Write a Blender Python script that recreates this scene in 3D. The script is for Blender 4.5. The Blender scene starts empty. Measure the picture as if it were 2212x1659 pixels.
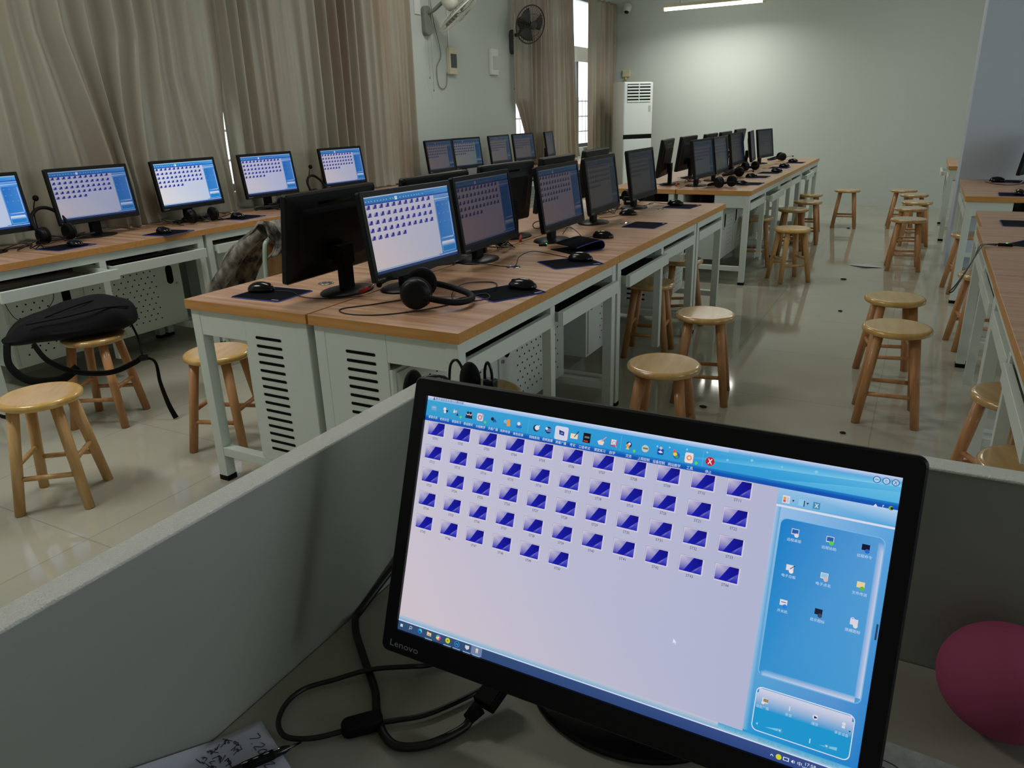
import bpy, bmesh, math, random
from mathutils import Vector, Matrix
random.seed(7)
S = bpy.context.scene
COL = S.collection
PI = math.pi

# ------------------------------------------------------------------ camera
YAW, PITCH, ROLL = 0.4996324, 0.34797495, -0.02974971
fwd = Vector((-math.sin(YAW)*math.cos(PITCH), math.cos(YAW)*math.cos(PITCH), -math.sin(PITCH)))
rgt = Vector((math.cos(YAW), math.sin(YAW), 0)); up = rgt.cross(fwd)
r2 = math.cos(ROLL)*rgt + math.sin(ROLL)*up
u2 = -math.sin(ROLL)*rgt + math.cos(ROLL)*up
cd = bpy.data.cameras.new('camera'); cam = bpy.data.objects.new('camera', cd); COL.objects.link(cam)
cd.sensor_width = 36; cd.lens = 36*1603.5/2212; cd.clip_start = 0.02
M = Matrix((r2, u2, -fwd)).transposed().to_4x4(); M.translation = Vector((0, 0, 1.38))
cam.matrix_world = M
S.camera = cam

# ------------------------------------------------------------------ light and exposure
S.view_settings.view_transform = 'Standard'; S.view_settings.look = 'None'
S.view_settings.gamma = 1; S.view_settings.exposure = 0.0; S.view_settings.use_curve_mapping = False
S.cycles.use_denoising = True
S.cycles.max_bounces = 8
S.cycles.sample_clamp_indirect = 3
w = bpy.data.worlds.new('overcast_sky'); S.world = w; w.use_nodes = True
w.node_tree.nodes['Background'].inputs[0].default_value = (0.88, 0.95, 1.0, 1)
w.node_tree.nodes['Background'].inputs[1].default_value = 3.0

def area(name, loc, direction, sx, sy, power, col, spread=PI):
    l = bpy.data.lights.new(name, 'AREA'); l.shape = 'RECTANGLE'; l.size = sx; l.size_y = sy
    l.energy = power; l.color = col; l.spread = spread
    o = bpy.data.objects.new(name, l); COL.objects.link(o); o.location = loc
    o.rotation_euler = Vector(direction).to_track_quat('-Z', 'Y').to_euler()
    return o
# unseen area lights added for daylight from the right; no windows modelled there
area('right_daylight_fill', (4.5, 1.2, 2.0), (-1, 0.25, -0.15), 1.6, 1.6, 42, (0.88, 0.95, 1.0))
area('right_daylight_fill', (4.5, 5.0, 1.9), (-1, 0.1, -0.1), 1.8, 3.0, 40, (0.84, 0.94, 1.0))
area('right_daylight_fill', (4.5, 8.4, 1.9), (-1, -0.15, -0.1), 1.8, 3.0, 46, (0.84, 0.94, 1.0))
# unseen fill lights at ceiling height, added to brighten the room
area('ceiling_fill', (-0.6, 9.4, 3.25), (0, 0, -1), 1.3, .3, 26, (0.97, 1.0, 0.88))
area('ceiling_fill', (-2.9, 6.0, 3.25), (0, 0, -1), 1.3, .3, 32, (1.0, 0.99, 0.94))
area('ceiling_fill', (-2.6, 2.6, 3.25), (0, 0, -1), 1.3, .3, 22, (1.0, 0.99, 0.95))
area('ceiling_fill', (-3.5, 0.5, 3.25), (0, 0, -1), 1.3, .3, 40, (1.0, 0.99, 0.95))

# ------------------------------------------------------------------ materials
def lin(c):
    c = c/255.0
    return c/12.92 if c <= 0.04045 else ((c+0.055)/1.055)**2.4
def rgb(r, g, b): return (lin(r), lin(g), lin(b), 1)
def mat(name, col, rough=0.6, metal=0.0, spec=0.5, noise=0, nscale=(20, 20, 20), col2=None, bump=0.0, bscale=80, coat=0, trans=0, emit=None, estr=0, alpha=1, sheen=0, rn=0, wave=None):
    m = bpy.data.materials.new(name); m.use_nodes = True; nt = m.node_tree; b = nt.nodes['Principled BSDF']
    b.inputs['Base Color'].default_value = col; b.inputs['Roughness'].default_value = rough
    b.inputs['Metallic'].default_value = metal; b.inputs['Specular IOR Level'].default_value = spec
    b.inputs['Coat Weight'].default_value = coat; b.inputs['Coat Roughness'].default_value = 0.15
    b.inputs['Transmission Weight'].default_value = trans; b.inputs['Alpha'].default_value = alpha
    b.inputs['Sheen Weight'].default_value = sheen
    if emit: b.inputs['Emission Color'].default_value = emit; b.inputs['Emission Strength'].default_value = estr
    tc = nt.nodes.new('ShaderNodeTexCoord')
    if col2 is not None:
        mp = nt.nodes.new('ShaderNodeMapping'); mp.inputs['Scale'].default_value = nscale
        n = nt.nodes.new('ShaderNodeTexNoise'); n.inputs['Scale'].default_value = 1; n.inputs['Detail'].default_value = 4; n.inputs['Roughness'].default_value = 0.6
        oi = nt.nodes.new('ShaderNodeObjectInfo'); ad = nt.nodes.new('ShaderNodeVectorMath'); ad.operation = 'ADD'
        mu = nt.nodes.new('ShaderNodeMath'); mu.operation = 'MULTIPLY'; mu.inputs[1].default_value = 37 if rn else 0
        nt.links.new(oi.outputs['Random'], mu.inputs[0]); nt.links.new(tc.outputs['Object'], mp.inputs['Vector'])
        nt.links.new(mp.outputs[0], ad.inputs[0]); nt.links.new(mu.outputs[0], ad.inputs[1]); nt.links.new(ad.outputs[0], n.inputs['Vector'])
        cr = nt.nodes.new('ShaderNodeValToRGB'); cr.color_ramp.elements[0].position = 0.35; cr.color_ramp.elements[1].position = 0.65
        cr.color_ramp.elements[0].color = col; cr.color_ramp.elements[1].color = col2
        nt.links.new(n.outputs['Fac'], cr.inputs['Fac']); nt.links.new(cr.outputs['Color'], b.inputs['Base Color'])
    if bump:
        n2 = nt.nodes.new('ShaderNodeTexNoise'); n2.inputs['Scale'].default_value = bscale; n2.inputs['Detail'].default_value = 3
        bp = nt.nodes.new('ShaderNodeBump'); bp.inputs['Strength'].default_value = bump; bp.inputs['Distance'].default_value = 0.002
        nt.links.new(tc.outputs['Object'], n2.inputs['Vector']); nt.links.new(n2.outputs['Fac'], bp.inputs['Height']); nt.links.new(bp.outputs[0], b.inputs['Normal'])
    return m

M_ = {}
M_['wall'] = mat('painted_wall', rgb(190, 198, 191), 0.55, bump=0.08, bscale=60, spec=0.35)
M_['walldaylit'] = mat('daylit_pillar', rgb(192, 202, 214), 0.6, spec=0.3)  # bluish cast of the daylight on the pillar is put into the colour
M_['ceiling'] = mat('ceiling_paint', rgb(200, 200, 190), 0.8)
M_['wood'] = mat('desk_laminate', rgb(166, 122, 90), 0.34, spec=0.5, nscale=(24, 1.2, 4), col2=rgb(206, 168, 136), rn=1)
M_['edge'] = mat('desk_edge_band', rgb(190, 134, 70), 0.4, nscale=(60, 4, 60), col2=rgb(206, 150, 84))
M_['steel'] = mat('grey_green_painted_steel', rgb(212, 221, 213), 0.42, spec=0.4)
M_['dark'] = mat('dark_opening', rgb(14, 15, 14), 0.8, spec=0.1)
M_['rubber'] = mat('black_rubber', rgb(9, 9, 10), 0.75, spec=.2)
M_['blk'] = mat('black_plastic', rgb(9, 9, 11), 0.42, spec=0.25)
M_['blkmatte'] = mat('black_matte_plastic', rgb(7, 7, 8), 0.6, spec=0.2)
M_['blkgloss'] = mat('glossy_black_plastic', rgb(9, 9, 11), 0.18, spec=0.4)
M_['pad'] = mat('black_cloth_pad', rgb(9, 11, 17), 0.95, spec=0.1, bump=0.15, bscale=600)
M_['blue'] = mat('blue_stitched_edge', rgb(34, 52, 140), 0.7)
M_['silver'] = mat('silver_print', rgb(170, 172, 172), 0.4)
M_['greyprint'] = mat('grey_print', rgb(120, 124, 130), 0.5)
M_['chrome'] = mat('chrome', rgb(190, 190, 190), 0.15, metal=1)
M_['red'] = mat('red_plastic', rgb(170, 50, 30), 0.5)
M_['led'] = mat('green_led', rgb(40, 220, 90), 0.4, emit=rgb(60, 255, 110), estr=1.5)
def pine(name, a, b, coat=.45): return mat(name, a, 0.24, spec=0.5, nscale=(26, 4, 4), col2=b, coat=coat, rn=1)
M_['pine'] = pine('varnished_pine_seat', rgb(204, 160, 86), rgb(220, 180, 104))
M_['pineleg'] = mat('varnished_pine_leg', rgb(176, 120, 74), 0.5, nscale=(30, 30, 3), col2=rgb(202, 150, 98), coat=0.2, rn=1)
M_['pineseat2'] = pine('varnished_pine_seat_dark', rgb(182, 140, 82), rgb(206, 168, 106), 1.0)
M_['pineleg2'] = mat('varnished_pine_leg_light', rgb(186, 140, 84), 0.5, nscale=(30, 30, 3), col2=rgb(212, 170, 112), coat=0.2, rn=1)
M_['bag'] = mat('black_nylon', rgb(13, 13, 18), 0.75, spec=.25, bump=0.35, bscale=160)
M_['web'] = mat('black_webbing', rgb(10, 10, 10), 0.85, spec=.2)
M_['jacket'] = mat('grey_camouflage_cloth', rgb(40, 36, 32), 0.85, nscale=(16, 16, 9), col2=rgb(160, 155, 142), bump=0.2, bscale=200)
M_['ply'] = mat('plywood', rgb(170, 120, 70), 0.45, nscale=(4, 30, 4), col2=rgb(190, 140, 86))
M_['tube'] = mat('pale_green_tube', rgb(176, 196, 180), 0.25, spec=0.6)
M_['white'] = mat('white_plastic', rgb(214, 216, 212), 0.4)
M_['cream'] = mat('cream_plastic', rgb(205, 198, 170), 0.5)
M_['fangrey'] = mat('grey_green_plastic', rgb(118, 124, 116), 0.45)
M_['fanwire'] = mat('pale_fan_wire', rgb(196, 196, 180), 0.35)
M_['fanbacklit'] = mat('backlit_fan_plastic', rgb(52, 52, 48), 0.5)  # fan plastic darkened; its backlit shade is put into the colour
M_['acwhite'] = mat('white_enamel', rgb(208, 216, 212), 0.3)
M_['acside'] = mat('grey_enamel_side', rgb(178, 174, 160), 0.45)
M_['smoke'] = mat('smoked_plastic', rgb(60, 66, 66), 0.2)
M_['part'] = mat('grey_laminate_panel', rgb(158, 163, 152), 0.42, bump=0.05, bscale=300, spec=0.5)
M_['parttop'] = mat('textured_aluminium_trim', rgb(232, 234, 226), 0.22, metal=0.1, bump=1.0, bscale=520)
M_['desk'] = mat('grey_worktop', rgb(150, 148, 134), 0.5, bump=0.05, bscale=300)
M_['paper'] = mat('white_paper', rgb(190, 194, 205), 0.9)
M_['ink'] = mat('pencil_line', rgb(55, 58, 66), 0.9)
M_['cable'] = mat('black_cable', rgb(16, 15, 13), 0.42)
M_['pink'] = mat('pink_latex', rgb(176, 82, 118), 0.75, trans=0.1, spec=.2)
M_['winframe'] = mat('grey_aluminium_frame', rgb(96, 100, 100), 0.4)
M_['winwhite'] = mat('white_painted_bar', rgb(225, 225, 222), 0.4)
M_['tubeglow'] = mat('lit_tube', rgb(255, 255, 250), 0.5, emit=(1, 1, 0.93, 1), estr=12)
M_['dust'] = mat('brown_debris', rgb(44, 40, 30), 0.9)
M_['keys'] = mat('black_keys', rgb(20, 21, 22), 0.55)
M_['card'] = mat('patterned_card', rgb(150, 152, 150), 0.8, nscale=(60, 60, 60), col2=rgb(176, 180, 178))
def glass_mat():
    m = bpy.data.materials.new('window_glass'); m.use_nodes = True; nt = m.node_tree
    t = nt.nodes.new('ShaderNodeBsdfTransparent'); g = nt.nodes.new('ShaderNodeBsdfGlossy'); g.inputs['Roughness'].default_value = .02
    mx = nt.nodes.new('ShaderNodeMixShader'); mx.inputs[0].default_value = .06
    nt.links.new(t.outputs[0], mx.inputs[1]); nt.links.new(g.outputs[0], mx.inputs[2]); nt.links.new(mx.outputs[0], nt.nodes['Material Output'].inputs[0])
    return m
M_['pane'] = glass_mat()
M_['foldgrey'] = mat('grey_leather', rgb(100, 100, 98), 0.6)

def curtain_mat():
    m = bpy.data.materials.new('beige_satin'); m.use_nodes = True; nt = m.node_tree; b = nt.nodes['Principled BSDF']
    b.inputs['Roughness'].default_value = 0.30; b.inputs['Sheen Weight'].default_value = 0.3
    b.inputs['Specular IOR Level'].default_value = 0.5; b.inputs['Anisotropic'].default_value = 0.5
    tc = nt.nodes.new('ShaderNodeTexCoord'); mp = nt.nodes.new('ShaderNodeMapping'); mp.inputs['Scale'].default_value = (1, 2.2, 0.25)
    n = nt.nodes.new('ShaderNodeTexNoise'); n.inputs['Scale'].default_value = 1.2
    cr = nt.nodes.new('ShaderNodeValToRGB'); e = cr.color_ramp.elements
    e[0].position = 0.38; e[1].position = 0.62; e[0].color = rgb(148, 133, 114); e[1].color = rgb(160, 160, 143)
    nt.links.new(tc.outputs['Object'], mp.inputs[0]); nt.links.new(mp.outputs[0], n.inputs['Vector'])
    nt.links.new(n.outputs['Fac'], cr.inputs['Fac']); nt.links.new(cr.outputs[0], b.inputs['Base Color'])
    tr = nt.nodes.new('ShaderNodeBsdfTranslucent'); tr.inputs[0].default_value = rgb(200, 180, 150)
    mx = nt.nodes.new('ShaderNodeMixShader'); mx.inputs[0].default_value = 0.12
    nt.links.new(b.outputs[0], mx.inputs[1]); nt.links.new(tr.outputs[0], mx.inputs[2])
    nt.links.new(mx.outputs[0], nt.nodes['Material Output'].inputs[0])
    return m
M_['curtain'] = curtain_mat()

def floor_mat():
    m = bpy.data.materials.new('polished_floor_tiles'); m.use_nodes = True; nt = m.node_tree; b = nt.nodes['Principled BSDF']
    tc = nt.nodes.new('ShaderNodeTexCoord')
    br = nt.nodes.new('ShaderNodeTexBrick'); br.offset = 0; br.inputs['Scale'].default_value = 1
    br.inputs['Brick Width'].default_value = 0.8; br.inputs['Row Height'].default_value = 0.8
    br.inputs['Mortar Size'].default_value = 0.0022; br.inputs['Color1'].default_value = rgb(186, 183, 166)
    br.inputs['Color2'].default_value = rgb(182, 179, 162); br.inputs['Mortar'].default_value = rgb(160, 157, 140)
    mp = nt.nodes.new('ShaderNodeMapping'); mp.inputs['Location'].default_value = (0.05, 0.3, 0)
    nt.links.new(tc.outputs['Object'], mp.inputs[0]); nt.links.new(mp.outputs[0], br.inputs['Vector'])
    n = nt.nodes.new('ShaderNodeTexNoise'); n.inputs['Scale'].default_value = 1.3; n.inputs['Detail'].default_value = 5
    nt.links.new(tc.outputs['Object'], n.inputs['Vector'])
    mx = nt.nodes.new('ShaderNodeMix'); mx.data_type = 'RGBA'; mx.blend_type = 'MULTIPLY'; mx.inputs[0].default_value = 0.25
    nt.links.new(br.outputs['Color'], mx.inputs[6]); nt.links.new(n.outputs['Fac'], mx.inputs[7])
    nt.links.new(mx.outputs[2], b.inputs['Base Color'])
    b.inputs['Roughness'].default_value = 0.07; b.inputs['Specular IOR Level'].default_value = 0.55
    return m
M_['floor'] = floor_mat()

def screen_mat():
    m = bpy.data.materials.new('lcd_picture'); m.use_nodes = True; nt = m.node_tree; b = nt.nodes['Principled BSDF']
    b.inputs['Base Color'].default_value = (0.004, 0.004, 0.005, 1); b.inputs['Roughness'].default_value = 0.35; b.inputs['Specular IOR Level'].default_value = 0.3
    a = nt.nodes.new('ShaderNodeAttribute'); a.attribute_name = 'Col'
    oi = nt.nodes.new('ShaderNodeObjectInfo')
    mx = nt.nodes.new('ShaderNodeMix'); mx.data_type = 'RGBA'; mx.blend_type = 'MULTIPLY'; mx.inputs[0].default_value = 1
    nt.links.new(a.outputs['Color'], mx.inputs[6]); nt.links.new(oi.outputs['Color'], mx.inputs[7])
    nt.links.new(mx.outputs[2], b.inputs['Emission Color']); b.inputs['Emission Strength'].default_value = 1.0
    return m
M_['screen'] = screen_mat()

# ------------------------------------------------------------------ mesh helpers
class MB:
    def __init__(s): s.v = []; s.f = []; s.m = []; s.mats = []; s.sm = []
    def mi(s, m):
        if m not in s.mats: s.mats.append(m)
        return s.mats.index(m)
    def add(s, vs, fs, m, smooth=False, T=None):
        k = len(s.v); i = s.mi(m)
        s.v += [tuple(T @ Vector(p)) if T else tuple(p) for p in vs]
        for f in fs: s.f.append(tuple(k+a for a in f)); s.m.append(i); s.sm.append(smooth)
        return s
    def box(s, x0, x1, y0, y1, z0, z1, m, T=None):
        vs = [(x, y, z) for x in (x0, x1) for y in (y0, y1) for z in (z0, z1)]
        fs = [(0, 1, 3, 2), (4, 6, 7, 5), (0, 4, 5, 1), (2, 3, 7, 6), (0, 2, 6, 4), (1, 5, 7, 3)]
        return s.add(vs, fs, m, T=T)
    def cyl(s, p0, p1, r0, r1, m, n=16, caps=True, smooth=True):
        p0 = Vector(p0); p1 = Vector(p1); d = (p1-p0).normalized()
        a = d.orthogonal().normalized(); b = d.cross(a)
        vs = []
        for p, r in ((p0, r0), (p1, r1)):
            for k in range(n):
                t = 2*PI*k/n; vs.append(p + a*math.cos(t)*r + b*math.sin(t)*r)
        s.add(vs, [(k, (k+1) % n, n+(k+1) % n, n+k) for k in range(n)], m, smooth)
        if caps: s.add(vs, [tuple(range(n-1, -1, -1)), tuple(range(n, 2*n))], m, False)
        return s
    def tube(s, pts, r, m, n=8, sub=6, closed=False, flat=1.0):
        P = [Vector(p) for p in pts]
        if sub > 1:
            Q = []; N = len(P)
            rng = range(N if closed else N-1)
            for i in rng:
                p0 = P[(i-1) % N] if closed or i > 0 else P[0]; p1 = P[i]; p2 = P[(i+1) % N]
                p3 = P[(i+2) % N] if closed or i+2 < N else P[-1]
                for k in range(sub):
                    t = k/sub
                    Q.append(0.5*((2*p1)+(-p0+p2)*t+(2*p0-5*p1+4*p2-p3)*t*t+(-p0+3*p1-3*p2+p3)*t*t*t))
            if not closed: Q.append(P[-1])
            P = Q
        N = len(P); vs = []; a = None
        for i in range(N):
            t = (P[(i+1) % N]-P[i-1]) if closed else (P[min(i+1, N-1)]-P[max(i-1, 0)])
            if t.length < 1e-9: t = Vector((0, 0, 1))
            t.normalize()
            if a is None: a = t.orthogonal().normalized() if abs(t.z) > .9 else Vector((0, 0, 1)).cross(t).normalized()
            a = (a - t*a.dot(t)).normalized(); b = t.cross(a)
            rr = r(i/(N-1)) if callable(r) else r
            for k in range(n):
                q = 2*PI*k/n; vs.append(P[i]+a*math.cos(q)*rr+b*math.sin(q)*rr*flat)
        L = N if closed else N-1
        s.add(vs, [(i*n+k, i*n+(k+1) % n, ((i+1) % N)*n+(k+1) % n, ((i+1) % N)*n+k) for i in range(L) for k in range(n)], m, True)
        if not closed: s.add([vs[k] for k in range(n)]+[vs[(N-1)*n+k] for k in range(n)], [tuple(range(n-1, -1, -1)), tuple(range(n, 2*n))], m)
        return s
    def lathe(s, prof, m, n=32, T=None, sx=1, sy=1, smooth=True):
        vs = []; fs = []
        for (r, z) in prof:
            for k in range(n): vs.append((r*math.cos(2*PI*k/n)*sx, r*math.sin(2*PI*k/n)*sy, z))
        for i in range(len(prof)-1):
            for k in range(n): fs.append((i*n+k, i*n+(k+1) % n, (i+1)*n+(k+1) % n, (i+1)*n+k))
        s.add(vs, fs, m, smooth, T)
        L = (len(prof)-1)*n
        s.add(vs, [tuple(range(n-1, -1, -1)), tuple(range(L, L+n))], m, False, T)
        return s
    def ell(s, c, r, m, n=20, k=12, T=None, fn=None):
        vs = []; fs = []
        for j in range(k+1):
            ph = PI*j/k
            for i in range(n):
                th = 2*PI*i/n; p = Vector((r[0]*math.sin(ph)*math.cos(th), r[1]*math.sin(ph)*math.sin(th), r[2]*math.cos(ph)))
                if fn: p = fn(p)
                vs.append(Vector(c)+p)
        for j in range(k):
            for i in range(n): fs.append((j*n+i, (j+1)*n+i, (j+1)*n+(i+1) % n, j*n+(i+1) % n))
        return s.add(vs, fs, m, True, T)
    def prism(s, pts, z0, z1, m, T=None):      # outline in x-y
        n = len(pts); vs = [(x, y, z0) for x, y in pts]+[(x, y, z1) for x, y in pts]
        fs = [(k, (k+1) % n, n+(k+1) % n, n+k) for k in range(n)]+[tuple(range(n-1, -1, -1)), tuple(range(n, 2*n))]
        return s.add(vs, fs, m, False, T)
    def build(s, name, parent=None, bevel=0, loc=None, xf=None, label=None):
        me = bpy.data.meshes.new(name)
        vs = [tuple(xf @ Vector(p)) for p in s.v] if xf else s.v
        me.from_pydata(vs, [], s.f)
        for m in s.mats: me.materials.append(m)
        me.polygons.foreach_set('material_index', s.m); me.polygons.foreach_set('use_smooth', s.sm); me.update()
        bm = bmesh.new(); bm.from_mesh(me); bmesh.ops.remove_doubles(bm, verts=bm.verts, dist=1e-6); bmesh.ops.recalc_face_normals(bm, faces=bm.faces); bm.to_mesh(me); bm.free()
        o = bpy.data.objects.new(name, me); COL.objects.link(o)
        if parent: o.parent = parent
        if loc: o.location = loc
        if bevel:
            b = o.modifiers.new('bevel', 'BEVEL'); b.width = bevel; b.segments = 2; b.limit_method = 'ANGLE'; b.angle_limit = 0.7
        if label: o['label'] = label
        return o
def rrect(w, h, r, n=5, cx=0, cy=0):
    pts = []
    for sx, sy, a0 in ((1, 1, 0), (-1, 1, PI/2), (-1, -1, PI), (1, -1, 1.5*PI)):
        for k in range(n+1):
            a = a0+PI/2*k/n; pts.append((cx+sx*(w/2-r)+r*math.cos(a), cy+sy*(h/2-r)+r*math.sin(a)))
    return pts
def thing(name, label, cat, loc=(0, 0, 0), rz=0, group=None):
    o = bpy.data.objects.new(name, None); COL.objects.link(o); o.location = loc; o.rotation_euler = (0, 0, rz)
    o.empty_display_size = 0.05
    o['label'] = label; o['category'] = cat
    if group: o['group'] = group
    return o
def tag(o, label, cat, group=None):
    o['label'] = label; o['category'] = cat
    if group: o['group'] = group
    return o
def struct(o): o['kind'] = 'structure'; return o
def dup(root, loc, rz=0, label=None, group=None):
    def cp(o, par):
        c = o.copy(); COL.objects.link(c)
        c.parent = par
        for ch in [x for x in COL.objects if x.parent == o]: cp(ch, c)
        return c
    kids = [x for x in COL.objects if x.parent == root]
    r = root.copy(); COL.objects.link(r); r.location = loc; r.rotation_euler = (0, 0, rz)
    if label: r['label'] = label
    if group: r['group'] = group
    for k in kids: cp(k, r)
    return r
def kids(o): return [x for x in COL.objects if x.parent == o]

# text as flat triangles: list of (verts2d, faces)
_txt = {}
def text_mesh(t):
    if t in _txt: return _txt[t]
    c = bpy.data.curves.new('t', 'FONT'); c.body = t; c.size = 1; c.align_x = 'CENTER'; c.align_y = 'CENTER'; c.resolution_u = 2
    o = bpy.data.objects.new('t', c); COL.objects.link(o)
    dg = bpy.context.evaluated_depsgraph_get(); me = bpy.data.meshes.new_from_object(o.evaluated_get(dg))
    vs = [(v.co.x, v.co.y) for v in me.vertices]; fs = [tuple(p.vertices) for p in me.polygons]
    bpy.data.meshes.remove(me); bpy.data.objects.remove(o); bpy.data.curves.remove(c)
    if vs:
        x0 = min(v[0] for v in vs); x1 = max(v[0] for v in vs); y0 = min(v[1] for v in vs); y1 = max(v[1] for v in vs)
        vs = [(a-(x0+x1)/2, b-(y0+y1)/2) for a, b in vs]
        _txt[t] = (vs, fs, x1-x0, y1-y0)
    else: _txt[t] = ([], [], 1, 1)
    return _txt[t]

# ------------------------------------------------------------------ room
XL, YB, ZC, XR, YF = -4.6, 12.05, 3.3, 4.6, -2.2
def box_struct(name, b, m): o = MB().box(*b, m).build(name); return struct(o)
box_struct('floor', (XL-.3, XR+.3, YF-.2, YB+.2, -.1, 0), M_['floor'])
box_struct('ceiling', (XL-.3, XR+.3, YF-.2, YB+.2, ZC, ZC+.1), M_['ceiling'])
box_struct('wall_back', (XL-.3, XR+.3, YB, YB+.2, 0, ZC), M_['wall'])
box_struct('wall_front', (XL-.3, XR+.3, YF-.2, YF, 0, ZC), M_['wall'])
box_struct('wall_right', (XR, XR+.2, YF, YB, 0, ZC), M_['wall'])
W1 = (0.6, 6.52, .885, 2.95); W2 = (8.74, 11.75, .885, 2.95)
b = MB(); t0, t1 = XL-.24, XL
b.box(t0, t1, YF, YB, 0, W1[2], M_['wall']); b.box(t0, t1, YF, YB, W1[3], ZC, M_['wall'])
b.box(t0, t1, YF, W1[0], W1[2], W1[3], M_['wall']); b.box(t0, t1, W1[1], W2[0], W1[2], W1[3], M_['wall']); b.box(t0, t1, W2[1], YB, W1[2], W1[3], M_['wall'])
struct(b.build('wall_left'))
box_struct('wall_pillar', (.272, 1.05, 7.62, 8.35, 0, ZC), M_['walldaylit'])
for k, W in ((1, W1), (2, W2)):
    r = bpy.data.objects.new('window_%d' % k, None); COL.objects.link(r); r.location = (XL-.14, (W[0]+W[1])/2, W[2]); struct(r)
    y0, y1 = W[0]-r.location.y, W[1]-r.location.y; H = W[3]-W[2]
    f = MB(); fm = M_['winframe']
    f.box(-.03, .03, y0, y1, 0, .05, fm); f.box(-.03, .03, y0, y1, H-.05, H, fm)
    f.box(-.03, .03, y0, y0+.05, .05, H-.05, fm); f.box(-.03, .03, y1-.05, y1, .05, H-.05, fm)
    n = 4 if k == 1 else 3
    for j in range(1, n):
        yy = y0+(y1-y0)*j/n+(.19 if k == 2 and j == 2 else 0)
        f.box(-.028, .028, yy-.035, yy+.035, .05, 1.20, fm)
    f.box(-.05, .05, y0+.05, y1-.05, 1.20, 1.40, M_['winwhite'])
    f.build('window_frame', r)
    g = MB()
    for z in (.22, .44, .66): g.cyl((-.08, y0+.05, z), (-.08, y1-.05, z), .011, .011, M_['winwhite'], 8)
    for j in range(int((y1-y0)/.14)): g.cyl((-.08, y0+.1+j*.14, .05), (-.08, y0+.1+j*.14, .72), .008, .008, M_['winwhite'], 6)
    g.build('security_bars', r)
    MB().box(-.003, .003, y0+.05, y1-.05, .05, H-.05, M_['pane']).build('pane', r)

# ------------------------------------------------------------------ curtains
def curtain(label, y0, y1, seed, nodes=(), amp=.032, per=.125, z0=.768, z1=2.93, x0=-4.538, drift=.0, edge_taper=None, left_taper=0, group='beige satin curtains'):
    rnd = random.Random(seed); ny = int((y1-y0)/.011); nz = 60
    ph = []; acc = 0; y = 0
    ks = [(rnd.uniform(.6, 1.5), rnd.uniform(0, 6.28), rnd.uniform(.6, 1.3)) for _ in range(7)]
    vs = []; fs = []
    for j in range(nz+1):
        t = j/nz; z = z0+(z1-z0)*(t**1.25)
        for i in range(ny+1):
            q = y0+(y1-y0)*i/ny
            d = 1-t
            a = q*2*PI/per + 1.1*math.sin(q*3.1+ks[0][1])+1.4*math.sin(q*5.7+ks[1][1]+d*.7)+.35*d*math.sin(q*2+ks[2][1]+2*d)
            m1 = .62+.38*math.sin(q*4.3+ks[3][1]+d*.8)
            s = math.sin(a); s = math.copysign(abs(s)**.75, s)
            x = x0+amp*m1*s+.010*math.sin(a*.5+ks[4][1])+.006*math.sin(a*2.3+ks[5][1]+3*d)*d
            yy = q+.014*math.cos(a)*m1
            if edge_taper: yy += edge_taper*(d**1.5)*(1 if q > (y0+y1)/2 else 0)*((q-(y0+y1)/2)/((y1-y0)/2))
            if left_taper: yy += left_taper*(max(0, 1-(z-z0)/.75)**.8)*max(0, 1-(q-y0)/.5)
            for (ny0, wd, st, zt) in nodes:
                g = math.exp(-((q-ny0)/wd)**2); k = max(0, (zt-z)/(zt-z0))
                prof = math.sin(min(1, k)*PI*.62)
                yy += (ny0-q)*st*prof*g
                x += .11*prof*g*min(1, k*1.3)*(0.4+.6*k)
            if z < .95 and x0 < -4.54: x = max(x, -4.590)
            low = max(0, 1-(z-z0)/.16)
            x += .02*low*low*(.5+.5*math.sin(q*14+ks[6][1]))
            vs.append((x, yy, z+.006*low*math.sin(q*31)))
    for j in range(nz):
        for i in range(ny): fs.append((j*(ny+1)+i, j*(ny+1)+i+1, (j+1)*(ny+1)+i+1, (j+1)*(ny+1)+i))
    o = MB().add(vs, fs, M_['curtain'], True).build('curtain'); tag(o, label, 'curtain', group)
    so = o.modifiers.new('thick', 'SOLIDIFY'); so.thickness = .0015
    return o
curtain('beige satin curtain at far left, twisted behind the screens, its bottom lying on desks', .7, 4.15, 3, nodes=((3.155, .30, .86, 1.9), (3.96, .24, .75, 1.7)), edge_taper=-.012, per=.155, amp=.062, x0=-4.555)
curtain('beige satin curtain hanging in close straight pleats, ending beside the first wall fan', 4.13, 6.50, 8, per=.13, amp=.058, x0=-4.55, edge_taper=-.04)
curtain('beige curtain behind the second wall fan, left of the bright window gap', 8.60, 10.38, 5, per=.155, amp=.042, left_taper=.42, edge_taper=.22)
curtain('narrow beige curtain in the back corner above the white air conditioner', 10.90, 11.98, 6, per=.14, amp=.036, edge_taper=0)

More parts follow.
